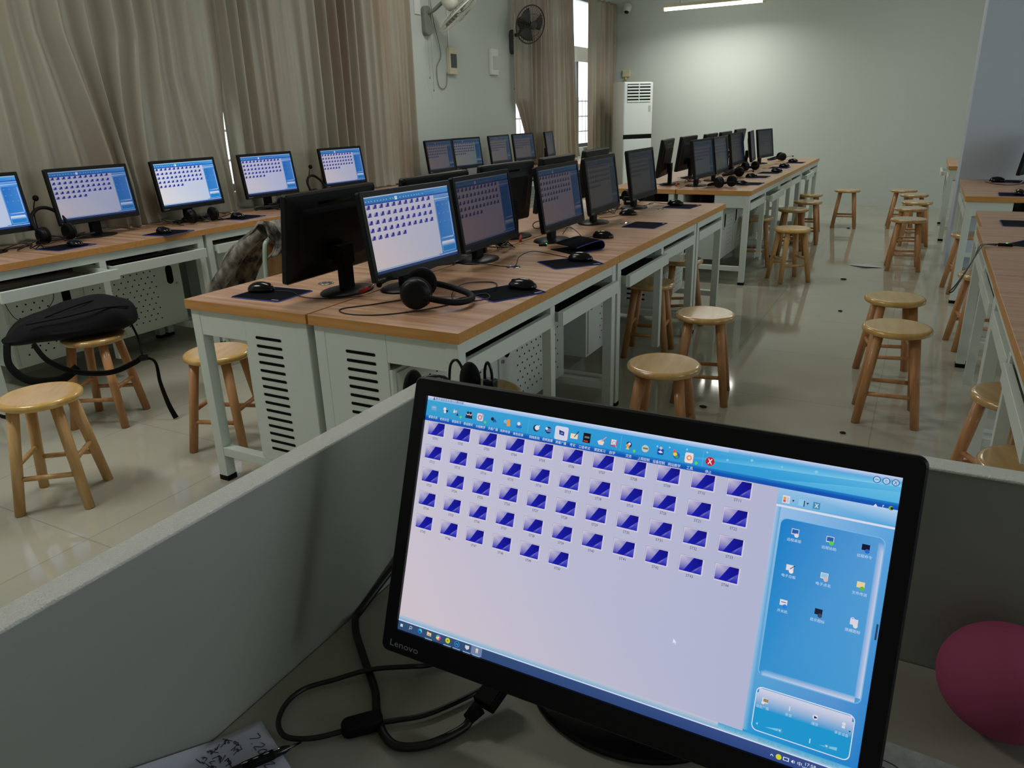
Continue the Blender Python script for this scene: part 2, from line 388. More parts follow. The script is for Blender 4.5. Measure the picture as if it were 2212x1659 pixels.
# ------------------------------------------------------------------ desks
def slot(mb, cx, cz, w, h, y):     # rounded dark slot lying in a plane of constant y
    pts = rrect(w, h, h*.49, 3, cx, cz)
    n = len(pts); mb.add([(x, y, z) for x, z in pts], [tuple(range(n))], M_['dark'])
def desk(name, label, loc, rz, seats, group, trays=None, end_panel=(True, True), hole='near', cab=None, mirror=False, grom=True):
    """user side along local +x axis at v=0 (y=0 .. -0.60 is the depth), seats of 0.7 m"""
    T = .76; L = .7*seats; D = .605; st = M_['steel']
    r = thing(name, label, 'desk', loc, rz, group)
    b = MB(); k = .036
    b.box(0, L, 0, D, T-k, T, M_['wood']).build
    top = b.build('tabletop', r, bevel=.0015)
    me = top.data; me.materials.append(M_['edge'])
    for p in me.polygons:
        if abs(p.normal.z) < .5: p.material_index = 1
    legs = [(.012, .012), (L-.057, .012), (.012, D-.057), (L-.057, D-.057)]
    for (x, y) in legs:
        lg = MB().box(x, x+.045, y, y+.045, .02, T-k, st).build('leg', r, bevel=.002)
        MB().box(x-.001, x+.046, y-.001, y+.046, 0, .022, M_['rubber']).build('foot_cap', lg)
    f = MB()
    f.box(.02, L-.02, .014, .054, T-k-.045, T-k, st)                   # front rail over the tray openings
    MB().box(.05, L-.05, D-.03, D-.014, T-k-.20, T-k, st).build('back_rail', r, bevel=.0015)
    for s in range(1, seats): f.box(.7*s-.02, .7*s+.02, .012, .05, .12, T-k-.045, st) if s != 99 else None
    for xe in (.014, L-.054): MB().box(xe, xe+.04, .05, D-.05, .113, .15, st).build('lower_rail', r, bevel=.0015)
    for xe in (.014, L-.034):
        f.box(xe, xe+.02, .05, .29, T-k-.10, T-k, st)
    f.build('frame', r, bevel=.0015)
    # trays
    trays = trays or [0]*seats
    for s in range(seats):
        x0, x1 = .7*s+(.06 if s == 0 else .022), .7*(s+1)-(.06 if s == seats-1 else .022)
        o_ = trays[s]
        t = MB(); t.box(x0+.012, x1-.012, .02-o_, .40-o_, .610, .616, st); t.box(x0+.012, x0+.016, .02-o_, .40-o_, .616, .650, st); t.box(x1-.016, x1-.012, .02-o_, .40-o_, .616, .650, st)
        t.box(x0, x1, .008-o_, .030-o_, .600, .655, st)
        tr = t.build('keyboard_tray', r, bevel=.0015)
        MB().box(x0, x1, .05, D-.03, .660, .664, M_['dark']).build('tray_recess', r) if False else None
        # black sheet added behind the tray, standing for the shade in the opening
        q = MB(); q.box(x0, x1, .405, .42, .60, T-k-.002, M_['blkmatte']); q.build('tray_shade', r)
    # computer cabinet
    cab = cab or [1]*seats
    for s in range(seats):
        if not cab[s]: continue
        x0 = .7*s+(.016 if s == 0 else .0); x1 = .7*(s+1)-(.016 if s == seats-1 else .0)
        if s == 0 and not end_panel[0]: x0 += .25
        c = MB(); c.box(x0, x1, .276, D-.03, .15, .598, st)
        cb = c.build('computer_cabinet', r, bevel=.002)
        d = MB(); a0, a1 = x0+.02, x1-.02; yy = .275
        d.box(a0, a1, yy-.006, yy, .165, .585, st)
        hx = a0+.07 if hole == 'near' else a1-.07
        pts = rrect(.05, .12, .0249, 6, hx, .475); n = len(pts)
        d.add([(x, yy-.0068, z) for x, z in pts], [tuple(range(n))], M_['dark'])
        px0, px1 = (hx+.09, a1-.05) if hole == 'near' else (a0+.05, hx-.09)
        row = 0; z = .215
        while z < .57:
            x = px0+(.022 if row % 2 else 0)
            while x < px1:
                q = [(x+.0052*math.cos(j*PI/3), yy-.0068, z+.0052*math.sin(j*PI/3)) for j in range(6)]
                d.add(q, [tuple(range(6))], M_['dark']); x += .046
            z += .034; row += 1
        dr = d.build('door', cb)
        kx = hx-.045 if hole == 'near' else hx+.045
        kn = MB().cyl((kx, yy-.006, .41), (kx, yy-.014, .41), .008, .007, M_['chrome'], 12).build('door_lock', dr)
    for e, xe, sg in ((0, .0135, -1), (1, L-.0135, 1)):
        if not end_panel[e]: continue
        v = MB(); v.box(min(xe, xe-sg*.012), max(xe, xe-sg*.012), .29, D-.02, .15, T-k, st)
        for j in range(15):
            z = .645-.0315*j
            pts = rrect(.125, .011, .005, 3, .40, z); n = len(pts)
            v.add([(xe+sg*.0008, y_, z_) for y_, z_ in pts], [tuple(range(n))], M_['dark'])
        v.build('vent_panel', r)
    if grom:
        for s in range(seats):
            g = MB().lathe([(.030, T), (.032, T+.002), (.022, T+.003), (.020, T+.0005)], M_['chrome'], 20, Matrix.Translation((.7*s+.28, .33, 0)))
            g.build('cable_grommet', r)
    return r
# rz: user looks along local +y. right rank of centre group: user side faces +X -> rotate so that local +y -> -X : rz=+90, local x -> +Y
G1 = 'steel computer desks of the middle double row'
XC = -1.790
def right_rank(y, seats, label, **k): return desk('computer_desk', label, (XC+.61, y, 0), PI/2, seats, k.pop('group', G1), **k)
def left_rank(y, seats, label, **k): return desk('computer_desk', label, (XC-.61, y+.7*seats, 0), -PI/2, seats, k.pop('group', G1), **k)
right_rank(1.83, 2, 'wood-topped grey steel desk nearest the camera, aisle side of the middle row', trays=[.0, .03])
right_rank(3.232, 2, 'middle aisle-side steel desk of the middle row, between two tabletop seams', trays=[.04, .0], end_panel=(False, False), cab=[1, 0])
right_rank(4.634, 1, 'short single-seat steel desk at the far aisle end of the middle row', trays=[.0], cab=[1])
left_rank(1.83, 2, 'steel desk at the near end of the middle row, side towards the curtains', hole='far')
left_rank(3.232, 2, 'steel desk in the middle row on the curtain side, hidden by monitor backs', end_panel=(False, False))
left_rank(4.634, 1, 'short steel desk at the far curtain-side end of the middle row')
G2 = 'steel computer desks of the rear double row'
for i, tt in enumerate(([.0, .055], [.0, .0], [.05, .0])):
    right_rank(6.2+1.4*i, 2, ('nearest', 'second', 'farthest')[i]+' aisle-side steel desk of the rear row', trays=tt, group=G2, end_panel=(False, False), cab=[[1, 1], [1, 0], [0, 0]][i])
    left_rank(6.2+1.4*i, 2, ('nearest', 'second', 'farthest')[i]+' curtain-side steel desk of the rear row', group=G2, end_panel=(False, False))
G3 = 'steel computer desks along the curtains'
LXF = -3.925
for i in range(6):
    desk('computer_desk', ('first', 'second', 'third', 'fourth', 'fifth', 'sixth')[i]+' desk from the left edge in the row along the curtains', (LXF, 1.832+1.4*i, 0), PI/2, 2, G3,
         trays=[[.16, .07], [.04, .02], [0, 0], [0, 0], [0, 0], [0, 0]][i], hole='far', end_panel=(False, False), grom=False)
G4 = 'steel computer desks along the right edge'
def rdesk(y, seats, label, x=.29, **k): return desk('computer_desk', label, (x, y+.7*seats, 0), -PI/2, seats, G4, **k)
rdesk(1.82, 2, 'nearest desk at the right edge, with the cord hanging over its side', .285, trays=[.0, .01], end_panel=(False, False), cab=[0, 0])
rdesk(3.222, 2, 'desk at the right edge holding the two mouse pads and the corded switch', .287, trays=[.0, .008], end_panel=(False, False), cab=[0, 0])
rdesk(4.624, 1, 'short single desk ending the near right row', .31, end_panel=(False, False), cab=[0])
rdesk(6.13, 2, 'desk in front of the pillar at the right, carrying one monitor', .278, trays=[0, .0], end_panel=(False, False), cab=[0, 0])
rdesk(9.05, 2, 'farthest desk on the right, half hidden behind the pillar', .215, trays=[.06, .0], end_panel=(False, False), cab=[0, 0])

# ------------------------------------------------------------------ screen picture
SW, SH = .4764, .268
C_ = lambda r, g, b: (lin(r), lin(g), lin(b))
class UI:
    def __init__(s): s.v = []; s.f = []; s.c = []; s.student = False
    def P(s, u, v, l): return ((u-.5)*SW, -.0008-.00006*l, (.5-v)*SH)
    def poly(s, pts, col, l):
        k = len(s.v); s.v += [s.P(u, v, l) for u, v in pts]; s.f.append(tuple(range(k, k+len(pts))))
        s.c.append([col]*len(pts) if isinstance(col[0], float) or isinstance(col[0], int) else list(col))
    def rect(s, u0, v0, u1, v1, col, l): s.poly([(u0, v0), (u1, v0), (u1, v1), (u0, v1)], col, l)
    def grad(s, u0, v0, u1, v1, top, bot, l): s.rect(u0, v0, u1, v1, [top, top, bot, bot], l)
    def disc(s, u, v, r, col, l, n=12, a0=0, a1=2*PI):     # r in u units
        k = SW/SH
        pts = [(u+r*math.cos(a0+(a1-a0)*i/n), v+r*k*math.sin(a0+(a1-a0)*i/n)) for i in range(n if a1-a0 > 6.2 else n+1)]
        if a1-a0 < 6.2: pts.append((u, v))
        s.poly(pts, col, l)
    def ring(s, u, v, r0, r1, col, l, n=16):
        k = SW/SH
        for i in range(n):
            a, b = 2*PI*i/n, 2*PI*(i+1)/n
            s.poly([(u+r1*math.cos(a), v+r1*k*math.sin(a)), (u+r1*math.cos(b), v+r1*k*math.sin(b)), (u+r0*math.cos(b), v+r0*k*math.sin(b)), (u+r0*math.cos(a), v+r0*k*math.sin(a))], col, l)
    def rr(s, u0, v0, u1, v1, r, fn, l, n=5):               # rounded, r in u; colour by function of (u,v)
        k = SW/SH; pts = []
        for cx, cy, a0 in ((u1-r, v1-r*k, 0), (u0+r, v1-r*k, PI/2), (u0+r, v0+r*k, PI), (u1-r, v0+r*k, 1.5*PI)):
            for i in range(n+1):
                a = a0+PI/2*i/n; pts.append((cx+r*math.cos(a), cy+r*k*math.sin(a)))
        s.poly(pts, [fn(*p) for p in pts] if callable(fn) else fn, l)
    def text(s, t, u, v, w, h, col, l):
        vs, fs, tw, th = text_mesh(t)
        if not vs: return
        sc_u = w/tw; sc_v = h/th; k = len(s.v)
        s.v += [s.P(u+x*sc_u, v-y*sc_v, l) for x, y in vs]
        for f in fs: s.f.append(tuple(k+i for i in f)); s.c.append([col]*len(f))
    def build(s, name, parent, xf):
        me = bpy.data.meshes.new(name); me.from_pydata([tuple(xf @ Vector(p)) for p in s.v], [], s.f)
        ca = me.color_attributes.new('Col', 'FLOAT_COLOR', 'CORNER'); flat = []
        for c in s.c:
            for q in c:
                if s.student and q[2] > q[0]*1.5: q = (q[0]*.45, q[1]*.55, q[2]*.80)
                flat += [q[0], q[1], q[2], 1]
        ca.data.foreach_set('color', flat); me.materials.append(M_['screen']); me.update()
        o = bpy.data.objects.new(name, me); COL.objects.link(o); o.parent = parent
        return o
def lerp(a, b, t): t = max(0, min(1, t)); return tuple(x+(y-x)*t for x, y in zip(a, b))

def teacher_ui(full=True):
    g = UI(); W = C_(196, 194, 212); W2 = C_(206, 192, 200); W3 = C_(176, 180, 206)
    g.rect(0, 0, 1, 1, C_(10, 12, 20), 0)
    g.rect(0, .1, .8, .938, [C_(190, 188, 208), C_(176, 178, 206), C_(174, 178, 206), C_(204, 192, 200)], 1)
    # header
    g.grad(0, 0, .70, .018, C_(206, 212, 236), C_(120, 176, 222), 1); g.grad(.70, 0, 1, .018, C_(200, 208, 234), C_(84, 160, 214), 1)
    g.rect(0, .018, .5, .088, [C_(56, 158, 206), C_(44, 150, 210), C_(40, 146, 206), C_(48, 150, 198)], 1)
    g.rect(.5, .018, 1, .088, [C_(44, 150, 210), C_(96, 182, 222), C_(60, 160, 214), C_(40, 146, 206)], 1)
    g.poly([(.60, .062), (.80, .045), (1, .03), (1, .018), (.78, .02)], [C_(56, 160, 214), C_(110, 190, 226), C_(134, 200, 230), C_(96, 176, 220), C_(60, 158, 214)], 2)
    g.poly([(.74, .088), (.90, .06), (1, .046), (1, .088)], [C_(70, 166, 216), C_(120, 196, 226), C_(96, 182, 222), C_(80, 170, 220)], 2)
    g.grad(0, .082, 1, .092, C_(30, 126, 198), C_(16, 92, 178), 3); g.grad(0, .092, 1, .1035, C_(14, 84, 172), C_(18, 78, 176), 3)
    # right column
    g.rect(.80, .1035, 1, .16, [C_(150, 190, 226), C_(176, 204, 232), C_(70, 160, 214), C_(120, 180, 220)], 3)
    g.rect(.80, .158, 1, .165, C_(214, 216, 232), 4)
    g.rect(.80, .165, 1, .94, [C_(150, 188, 226), C_(88, 160, 216), C_(30, 124, 196), C_(36, 148, 204)], 3)
    g.rect(.80, .165, .809, .93, [C_(168, 196, 226), C_(92, 160, 210), C_(60, 150, 205), C_(120, 180, 216)], 4)
    g.rr(.8115, .198, .9895, .735, .012, C_(112, 182, 224), 5)
    def inner(u, v): return lerp(lerp(C_(24, 124, 196), C_(84, 152, 210), (u-.812)/.18), C_(60, 152, 206), (v-.2)/.9)
    g.rr(.813, .2005, .9880, .7325, .0115, inner, 6)
    g.rect(.978, .213, .9878, .25, [C_(84, 152, 210), C_(84, 152, 210), C_(196, 200, 226), C_(110, 164, 212)], 7)
    g.rect(.978, .25, .9878, .715, [C_(110, 164, 212), C_(196, 200, 226), C_(196, 200, 226), C_(110, 164, 212)], 7)
    g.rect(.816, .716, .822, .7315, [C_(40, 134, 200), C_(60, 148, 206), C_(170, 200, 226), C_(60, 148, 206)], 7)
    g.rect(.822, .712, .979, .7315, [C_(60, 148, 206), C_(110, 166, 212), C_(206, 206, 226), C_(170, 200, 226)], 7)
    # lower box
    g.rr(.814, .772, .985, .9215, .011, C_(216, 222, 236), 5)
    def lo(u, v): return lerp(C_(190, 192, 218), C_(26, 146, 202), (v-.79)/.06)
    g.rr(.8155, .775, .9835, .9185, .010, C_(28, 146, 202), 6)
    g.rect(.819, .777, .980, .793, [C_(204, 206, 224)]*2+[C_(190, 196, 220)]*2, 7); g.grad(.8158, .793, .9832, .845, C_(190, 196, 220), C_(28, 146, 202), 7)
    # bottom band, taskbar
    g.grad(0, .937, .7545, .9575, C_(190, 190, 206), C_(120, 176, 206), 4); g.grad(.7545, .937, 1, .9575, C_(60, 160, 206), C_(140, 190, 212), 4)
    g.rect(0, .9575, 1, .962, C_(206, 214, 236), 5)
    g.rect(0, .962, 1, 1, [C_(50, 76, 108), C_(52, 74, 136), C_(44, 66, 130), C_(48, 74, 112)], 5)
    # thumbnails
    for i in range(50):
        r, c = divmod(i, 11); u = .0128+.06948*c; v = .1065+.0985*r
        if full: g.rect(u-.0022, v-.0035, u+.0452, v+.0565, C_(160, 160, 178), 4); g.rect(u-.0012, v-.0015, u+.0462, v+.0575, C_(206, 200, 214), 5)
        g.rect(u, v, u+.0437, v+.053, [C_(196, 190, 210), C_(60, 60, 190), C_(20, 24, 160), C_(26, 30, 180)], 6)
        g.poly([(u+.026, v), (u+.0437, v), (u+.0437, v+.018), (u+.022, v+.053), (u+.008, v+.053)], [C_(20, 16, 150), C_(10, 8, 120), C_(16, 14, 140), C_(16, 20, 160), C_(18, 26, 170)], 7)
        if full: g.poly([(u+.0437, v+.020), (u+.0437, v+.053), (u+.028, v+.053)], [C_(90, 90, 200), C_(26, 30, 170), C_(20, 26, 170)], 8)
        if full: g.text('ST%02d' % (i+1), u+.022, v+.0665, .0135, .0098, C_(52, 56, 72), 6)
    wht = C_(214, 226, 240)
    if not full:
        g.student = True
        for i, u in enumerate([.02, .053, .08, .117, .146, .183, .2155, .246, .2885, .319, .35, .40, .44, .468, .5, .536, .568, .6, .626, .6676]):
            g.rect(u-.005, .048, u+.005, .066, [C_(150, 190, 220), C_(60, 100, 150), wht, C_(120, 160, 200)], 6)
        g.rect(.338, .036, .366, .082, C_(214, 220, 234), 6)
        for j in range(9): g.rect(.83+.06*(j % 3), .24+.12*(j//3), .842+.06*(j % 3), .262+.12*(j//3), C_(130, 170, 206), 8)
        return g
    g.text('数字语音室系统V3.0教师端', .0605, .0075, .076, .0115, C_(24, 50, 110), 6)
    g.poly([(.0155, .014), (.018, .002), (.0205, .014)], C_(60, 30, 40), 6); g.disc(.018, .004, .0015, C_(170, 60, 50), 7, 8)
    labs = [('语音示范', .0215, .0865), ('老师示范', .0532, .0875), ('语音练习', .086, .0875), ('群组聊天', .1182, .088), ('分组教学', .1505, .089), ('多路广播', .1831, .0885), ('同声传译', .2143, .089), ('角色扮演', .2472, .0905), ('网络影院', .2876, .091), ('视频直播', .3189, .0905), ('屏幕广播', .3509, .092), ('考试', .3782, .0915), ('口语考试', .4058, .093), ('课堂练习', .4399, .0925), ('自学', .4679, .093), ('交流', .5034, .093), ('上网控制', .5358, .0945), ('设备控制', .5674, .095), ('网站教学', .5993, .095), ('工具', .6306, .095), ('停止', .6673, .096)]
    for t, u, v in labs: g.text(t, u, v, .0062*len(t), .0115, wht, 9)
    for u in (.2685, .483, .6528): g.rect(u, .024, u+.0008, .08, C_(90, 176, 216), 4)
    for u, v in ((.0955, .0655), (.1607, .0676), (.5137, .0719), (.6415, .0734)):
        g.poly([(u-.0035, v), (u, v-.007), (u+.0035, v), (u, v+.007)], C_(90, 210, 90), 7)
    k = C_(30, 36, 60); o = C_(220, 150, 70); wv = C_(216, 214, 222); pk = C_(214, 170, 170); bl = C_(36, 90, 170)
    v = .05
    g.rr(.0135, .038, .028, .058, .003, C_(110, 160, 210), 6); g.rect(.016, .044, .0255, .047, C_(170, 196, 224), 7)
    g.disc(.0505, .044, .004, wv, 6); g.poly([(.049, .05), (.060, .046), (.060, .054), (.053, .06)], k, 7); g.disc(.052, .055, .0035, wv, 8)
    g.poly([(.074, .052), (.076, .036), (.0795, .052)], wv, 6); g.disc(.0815, .046, .003, pk, 7); g.poly([(.083, .062), (.086, .05), (.089, .062)], k, 7)
    for u in (.1135, .1205): g.poly([(u-.006, .064), (u-.0045, .05), (u+.0045, .05), (u+.006, .064)], k, 6); g.disc(u, .046, .0036, pk, 7); g.disc(u, .042, .0032, k, 8)
    g.rr(.138, .036, .1545, .066, .003, C_(220, 196, 206), 6); g.ring(.146, .052, .0035, .0052, C_(120, 110, 130), 7); g.rect(.1515, .036, .153, .05, C_(200, 80, 90), 7)
    g.poly([(.1755, .046), (.186, .05), (.1905, .058), (.181, .062)], bl, 6); g.disc(.1785, .049, .004, k, 7)
    g.disc(.219, .046, .0042, o, 6); g.rr(.214, .052, .2245, .066, .003, o, 6); g.disc(.2115, .05, .0042, C_(120, 180, 226), 7); g.rr(.2065, .056, .216, .068, .003, C_(60, 140, 210), 7)
    g.disc(.2455, .049, .004, wv, 7); g.rr(.239, .055, .2535, .067, .004, C_(30, 110, 190), 6)
    g.disc(.2885, .054, .0075, k, 6); g.disc(.2905, .052, .0055, wv, 7); g.poly([(.289, .06), (.295, .04), (.297, .042)], wv, 8)
    g.disc(.318, .053, .0075, k, 6); g.rect(.3135, .046, .3255, .06, C_(90, 120, 180), 7); g.disc(.3135, .048, .003, wv, 8)
    g.rr(.3335, .03, .3645, .082, .004, C_(206, 206, 226), 6); g.poly([(.343, .044), (.3555, .049), (.3555, .064), (.3445, .061)], C_(30, 50, 120), 7); g.rect(.347, .053, .353, .058, C_(120, 140, 190), 8)
    g.poly([(.3705, .049), (.387, .049), (.387, .068), (.3705, .068)], C_(226, 212, 186), 6); g.poly([(.379, .06), (.3875, .036), (.389, .038), (.380, .062)], k, 7)
    g.rect(.3995, .038, .416, .074, C_(14, 14, 22), 6); g.rect(.4025, .05, .4135, .057, C_(110, 110, 120), 7); g.rect(.4015, .066, .411, .071, C_(214, 40, 40), 7)
    g.poly([(.432, .06), (.441, .052), (.4475, .06), (.445, .072), (.436, .072)], C_(224, 206, 204), 6); g.poly([(.44, .058), (.450, .038), (.4515, .04), (.442, .06)], C_(206, 150, 150), 7)
    g.rect(.461, .044, .475, .068, C_(190, 40, 70), 6); g.rect(.4625, .044, .4735, .064, wv, 7); g.ring(.469, .056, .003, .0042, C_(90, 140, 200), 8); g.poly([(.471, .06), (.476, .07), (.474, .072)], o, 8)
    g.disc(.501, .052, .0062, C_(24, 50, 120), 6); g.disc(.499, .056, .004, o, 7); g.disc(.502, .049, .0028, wv, 8); g.poly([(.495, .07), (.499, .06), (.503, .07)], C_(232, 190, 90), 8)
    g.disc(.536, .056, .0075, C_(190, 196, 190), 6); g.rect(.531, .052, .542, .058, C_(110, 120, 60), 7)
    g.rr(.5615, .046, .5745, .068, .003, C_(26, 66, 160), 6); g.poly([(.563, .058), (.568, .052), (.573, .059), (.568, .062)], wv, 7); g.disc(.568, .044, .003, C_(200, 190, 180), 7)
    g.disc(.601, .06, .007, C_(30, 100, 180), 6); g.disc(.598, .056, .004, C_(230, 200, 70), 7); g.disc(.602, .064, .003, C_(60, 160, 90), 8); g.disc(.596, .046, .003, C_(220, 90, 70), 8)
    g.rr(.618, .042, .6345, .078, .003, C_(232, 214, 214), 6); g.ring(.6265, .06, .003, .0052, C_(220, 130, 70), 7)
    g.disc(.6676, .0594, .0088, C_(190, 24, 40), 6)
    for sg in (1, -1): g.poly([(.6635, .0594-sg*.0085), (.665, .0594-sg*.0105), (.6720, .0594+sg*.0085), (.6705, .0594+sg*.0105)], wv, 7)
    for i, u in enumerate((.9601, .9752, .9902)):
        g.ring(u, .0198, .0050, .0062, C_(40, 90, 150), 7); g.disc(u, .0198, .0048, C_(170, 204, 232), 6)
    g.rect(.9573, .019, .9628, .0208, C_(40, 80, 130), 8); g.rect(.9732, .0165, .977, .0178, C_(40, 80, 130), 8); g.rect(.9732, .0215, .977, .0228, C_(40, 80, 130), 8)
    for sg in (1, -1): g.poly([(.9877, .0198-sg*.005), (.9883, .0198-sg*.006), (.9927, .0198+sg*.005), (.9921, .0198+sg*.006)], C_(40, 80, 130), 8)
    for (u, v_, s_) in ((.56, .04, .002), (.585, .036, .002), (.62, .032, .0022), (.66, .03, .002), (.70, .044, .0024), (.745, .03, .0026), (.80, .034, .002), (.86, .03, .003)): g.disc(u, v_, s_, C_(130, 196, 228), 4, 8)
    g.rect(.8095, .125, .8225, .150, wv, 6); g.rect(.811, .13, .8155, .138, o, 7); g.rect(.811, .139, .8155, .147, C_(200, 90, 70), 7); g.rect(.8165, .13, .821, .147, C_(180, 200, 230), 7)
    g.rect(.838, .127, .850, .149, C_(140, 196, 226), 6); g.rect(.847, .13, .849, .15, C_(60, 60, 90), 7)
    for u in (.8285, .8537): g.poly([(u-.002, .135), (u+.002, .135), (u, .142)], C_(10, 20, 50), 7)
    g.rect(.863, .128, .875, .15, C_(60, 140, 180), 6)
    for sg in (1, -1): g.poly([(.866, .139-sg*.006), (.8672, .139-sg*.0075), (.8725, .139+sg*.006), (.8713, .139+sg*.0075)], wv, 7)
    g.poly([(.960, .106), (.9642, .096), (.9685, .106)], wv, 9); g.text('?', .9763, .099, .003, .008, wv, 9); g.rect(.972, .1055, .981, .1068, wv, 9); g.disc(.989, .101, .004, C_(120, 170, 60), 9); g.disc(.9905, .101, .0025, C_(30, 30, 30), 10)
    nine = [('远程桌面', .84, .2407, bl), ('远程协助', .9002, .2411, C_(80, 190, 70)), ('远程命令', .9594, .2422, C_(16, 20, 50)), ('电子白板', .84, .3612, wv), ('电子点名', .8999, .3612, C_(150, 190, 214)), ('文件传送', .9605, .3625, C_(220, 206, 150)), ('开关机', .8382, .4799, wv), ('显示图标', .8992, .4806, C_(24, 30, 50)), ('隐藏图标', .959, .4842, C_(210, 210, 224))]
    for i, (t, u, v_, c) in enumerate(nine):
        g.text(t, u, v_+.0252, .0062*len(t), .0105, C_(196, 216, 236), 9)
        g.rect(u-.0065, v_-.013, u+.0065, v_+.006, wv if i in (0, 1, 4) else c, 8)
        g.rect(u-.0055, v_-.011, u+.0055, v_+.003, (bl if i in (0, 1) else c), 9)
        g.disc(u+.003, v_+.008, .004, [wv, C_(90, 200, 80), C_(40, 100, 200), C_(230, 226, 226), C_(210, 180, 190), C_(90, 180, 60), C_(40, 120, 220), C_(60, 70, 90), wv][i], 10, 10)
        if i == 3: g.poly([(u, v_), (u+.008, v_-.014), (u+.0088, v_-.012), (u+.001, v_+.001)], k, 11)
        if i == 6: g.rect(u-.0045, v_-.006, u+.0045, v_-.004, k, 11)
        if i == 8: g.ring(u-.003, v_-.012, .0022, .0034, wv, 11, 10)
    for t, u, v_ in (('语音广播', .829, .8376), ('录音', .8757, .8357), ('播放', .9213, .8373), ('录音设备', .9666, .8415)): g.text(t, u, v_, .0058*len(t), .0105, C_(176, 208, 232), 9)
    g.rect(.827, .805, .837, .822, wv, 9); g.rect(.829, .807, .8375, .818, C_(150, 130, 90), 10); g.disc(.829, .822, .003, wv, 10)
    g.rect(.875, .806, .8768, .822, wv, 9); g.disc(.9205, .8155, .0048, wv, 9); g.poly([(.9185, .811), (.925, .8165), (.9185, .8205)], C_(16, 24, 90), 10)
    g.disc(.968, .808, .003, wv, 9); g.rect(.9655, .814, .9705, .822, wv, 9); g.poly([(.977, .824), (.981, .824), (.979, .829)], C_(10, 40, 70), 9)
    g.poly([(.822, .8965), (.825, .892), (.825, .901)], C_(170, 210, 232), 9); g.rect(.9165, .889, .9185, .904, C_(170, 210, 232), 9)
    for u in (.838, .933): g.poly([(u, .8995), (u+.03, .8885), (u+.03, .8995)], C_(120, 190, 222), 8)
    for u in (.8657, .9465): g.disc(u, .897, .0042, C_(60, 150, 196), 9); g.disc(u-.0008, .895, .002, C_(160, 210, 230), 10)
    g.rr(.9948, .468, .998, .5195, .0014, C_(40, 60, 90), 9)
    for t, u, w_ in (('在线人数: 50', .784, .035), ('使用人数: 50', .850, .042), ('时间: 50', .905, .03), ('欢迎使用', .955, .03)): g.text(t, u, .9475, w_, .010, C_(96, 150, 180), 6)
    # task bar
    for a, b_ in ((0, 0), (1, 0), (0, 1), (1, 1)): g.rect(.0072+.0034*a, .9745+.006*b_, .0102+.0034*a, .9798+.006*b_, wht, 7)
    g.ring(.0368, .9765, .0026, .0036, wht, 7, 12); g.poly([(.032, .985), (.0328, .9865), (.0355, .981), (.0345, .98)], wht, 7)
    g.disc(.0629, .9775, .0062, C_(30, 120, 200), 7); g.disc(.0645, .975, .004, C_(80, 200, 180), 8); g.disc(.0625, .980, .003, C_(20, 70, 150), 9)
    g.rect(.0825, .971, .0945, .985, C_(226, 196, 120), 7); g.rect(.0825, .969, .088, .972, C_(226, 196, 120), 7); g.rect(.0845, .979, .0925, .983, C_(120, 150, 180), 8)
    for i, c in enumerate(((220, 60, 70), (230, 150, 60), (230, 210, 70), (70, 180, 90), (70, 140, 220), (190, 80, 200))): g.disc(.1143, .978, .0064, C_(*c), 7, 4, i*PI/3, (i+1)*PI/3)
    g.disc(.1143, .978, .0024, C_(230, 220, 230), 8)
    g.disc(.1401, .9775, .0064, C_(190, 200, 40), 7); g.disc(.1401, .9775, .002, C_(110, 120, 20), 8, 6)
    g.disc(.1652, .9785, .0068, C_(60, 150, 220), 7); g.disc(.1652, .9785, .0056, C_(24, 60, 110), 8); g.rect(.1625, .974, .164, .982, C_(90, 170, 230), 9); g.rect(.1662, .975, .168, .983, C_(90, 170, 230), 9)
    g.poly([(.187, .970), (.1975, .970), (.1975, .981), (.1923, .988), (.187, .981)], C_(206, 206, 206), 7)
    g.rect(.203, .9625, .231, .9975, C_(110, 126, 160), 6); g.disc(.218, .974, .0035, C_(206, 200, 200), 7); g.rect(.2145, .979, .2215, .987, C_(190, 180, 190), 7)
    for u in (.0885, .1401, .1652, .1923, .217): g.rect(u-.010, .9965, u+.010, .9995, C_(150, 190, 226), 8)
    g.poly([(.8545, .985), (.8576, .979), (.8607, .985), (.8600, .9865), (.8576, .982), (.8552, .9865)], wht, 7)
    g.disc(.8697, .9818, .0052, C_(200, 206, 40), 7); g.rect(.8775, .975, .888, .987, wht, 7); g.rect(.879, .977, .8865, .985, C_(50, 72, 130), 8)
    g.poly([(.892, .980), (.8955, .975), (.8955, .987), (.892, .983)], wht, 7); g.rect(.897, .977, .898, .985, wht, 7); g.text('中', .9065, .981, .0075, .014, wht, 7)
    g.text('17:58', .925, .975, .018, .010, wht, 7); g.text('2020/7/20', .925, .989, .028, .009, wht, 7)
    g.poly([(.6472, .699), (.6472, .716), (.650, .712), (.6518, .718), (.6530, .717), (.6512, .711), (.6545, .711)], C_(226, 226, 236), 7)
    return g

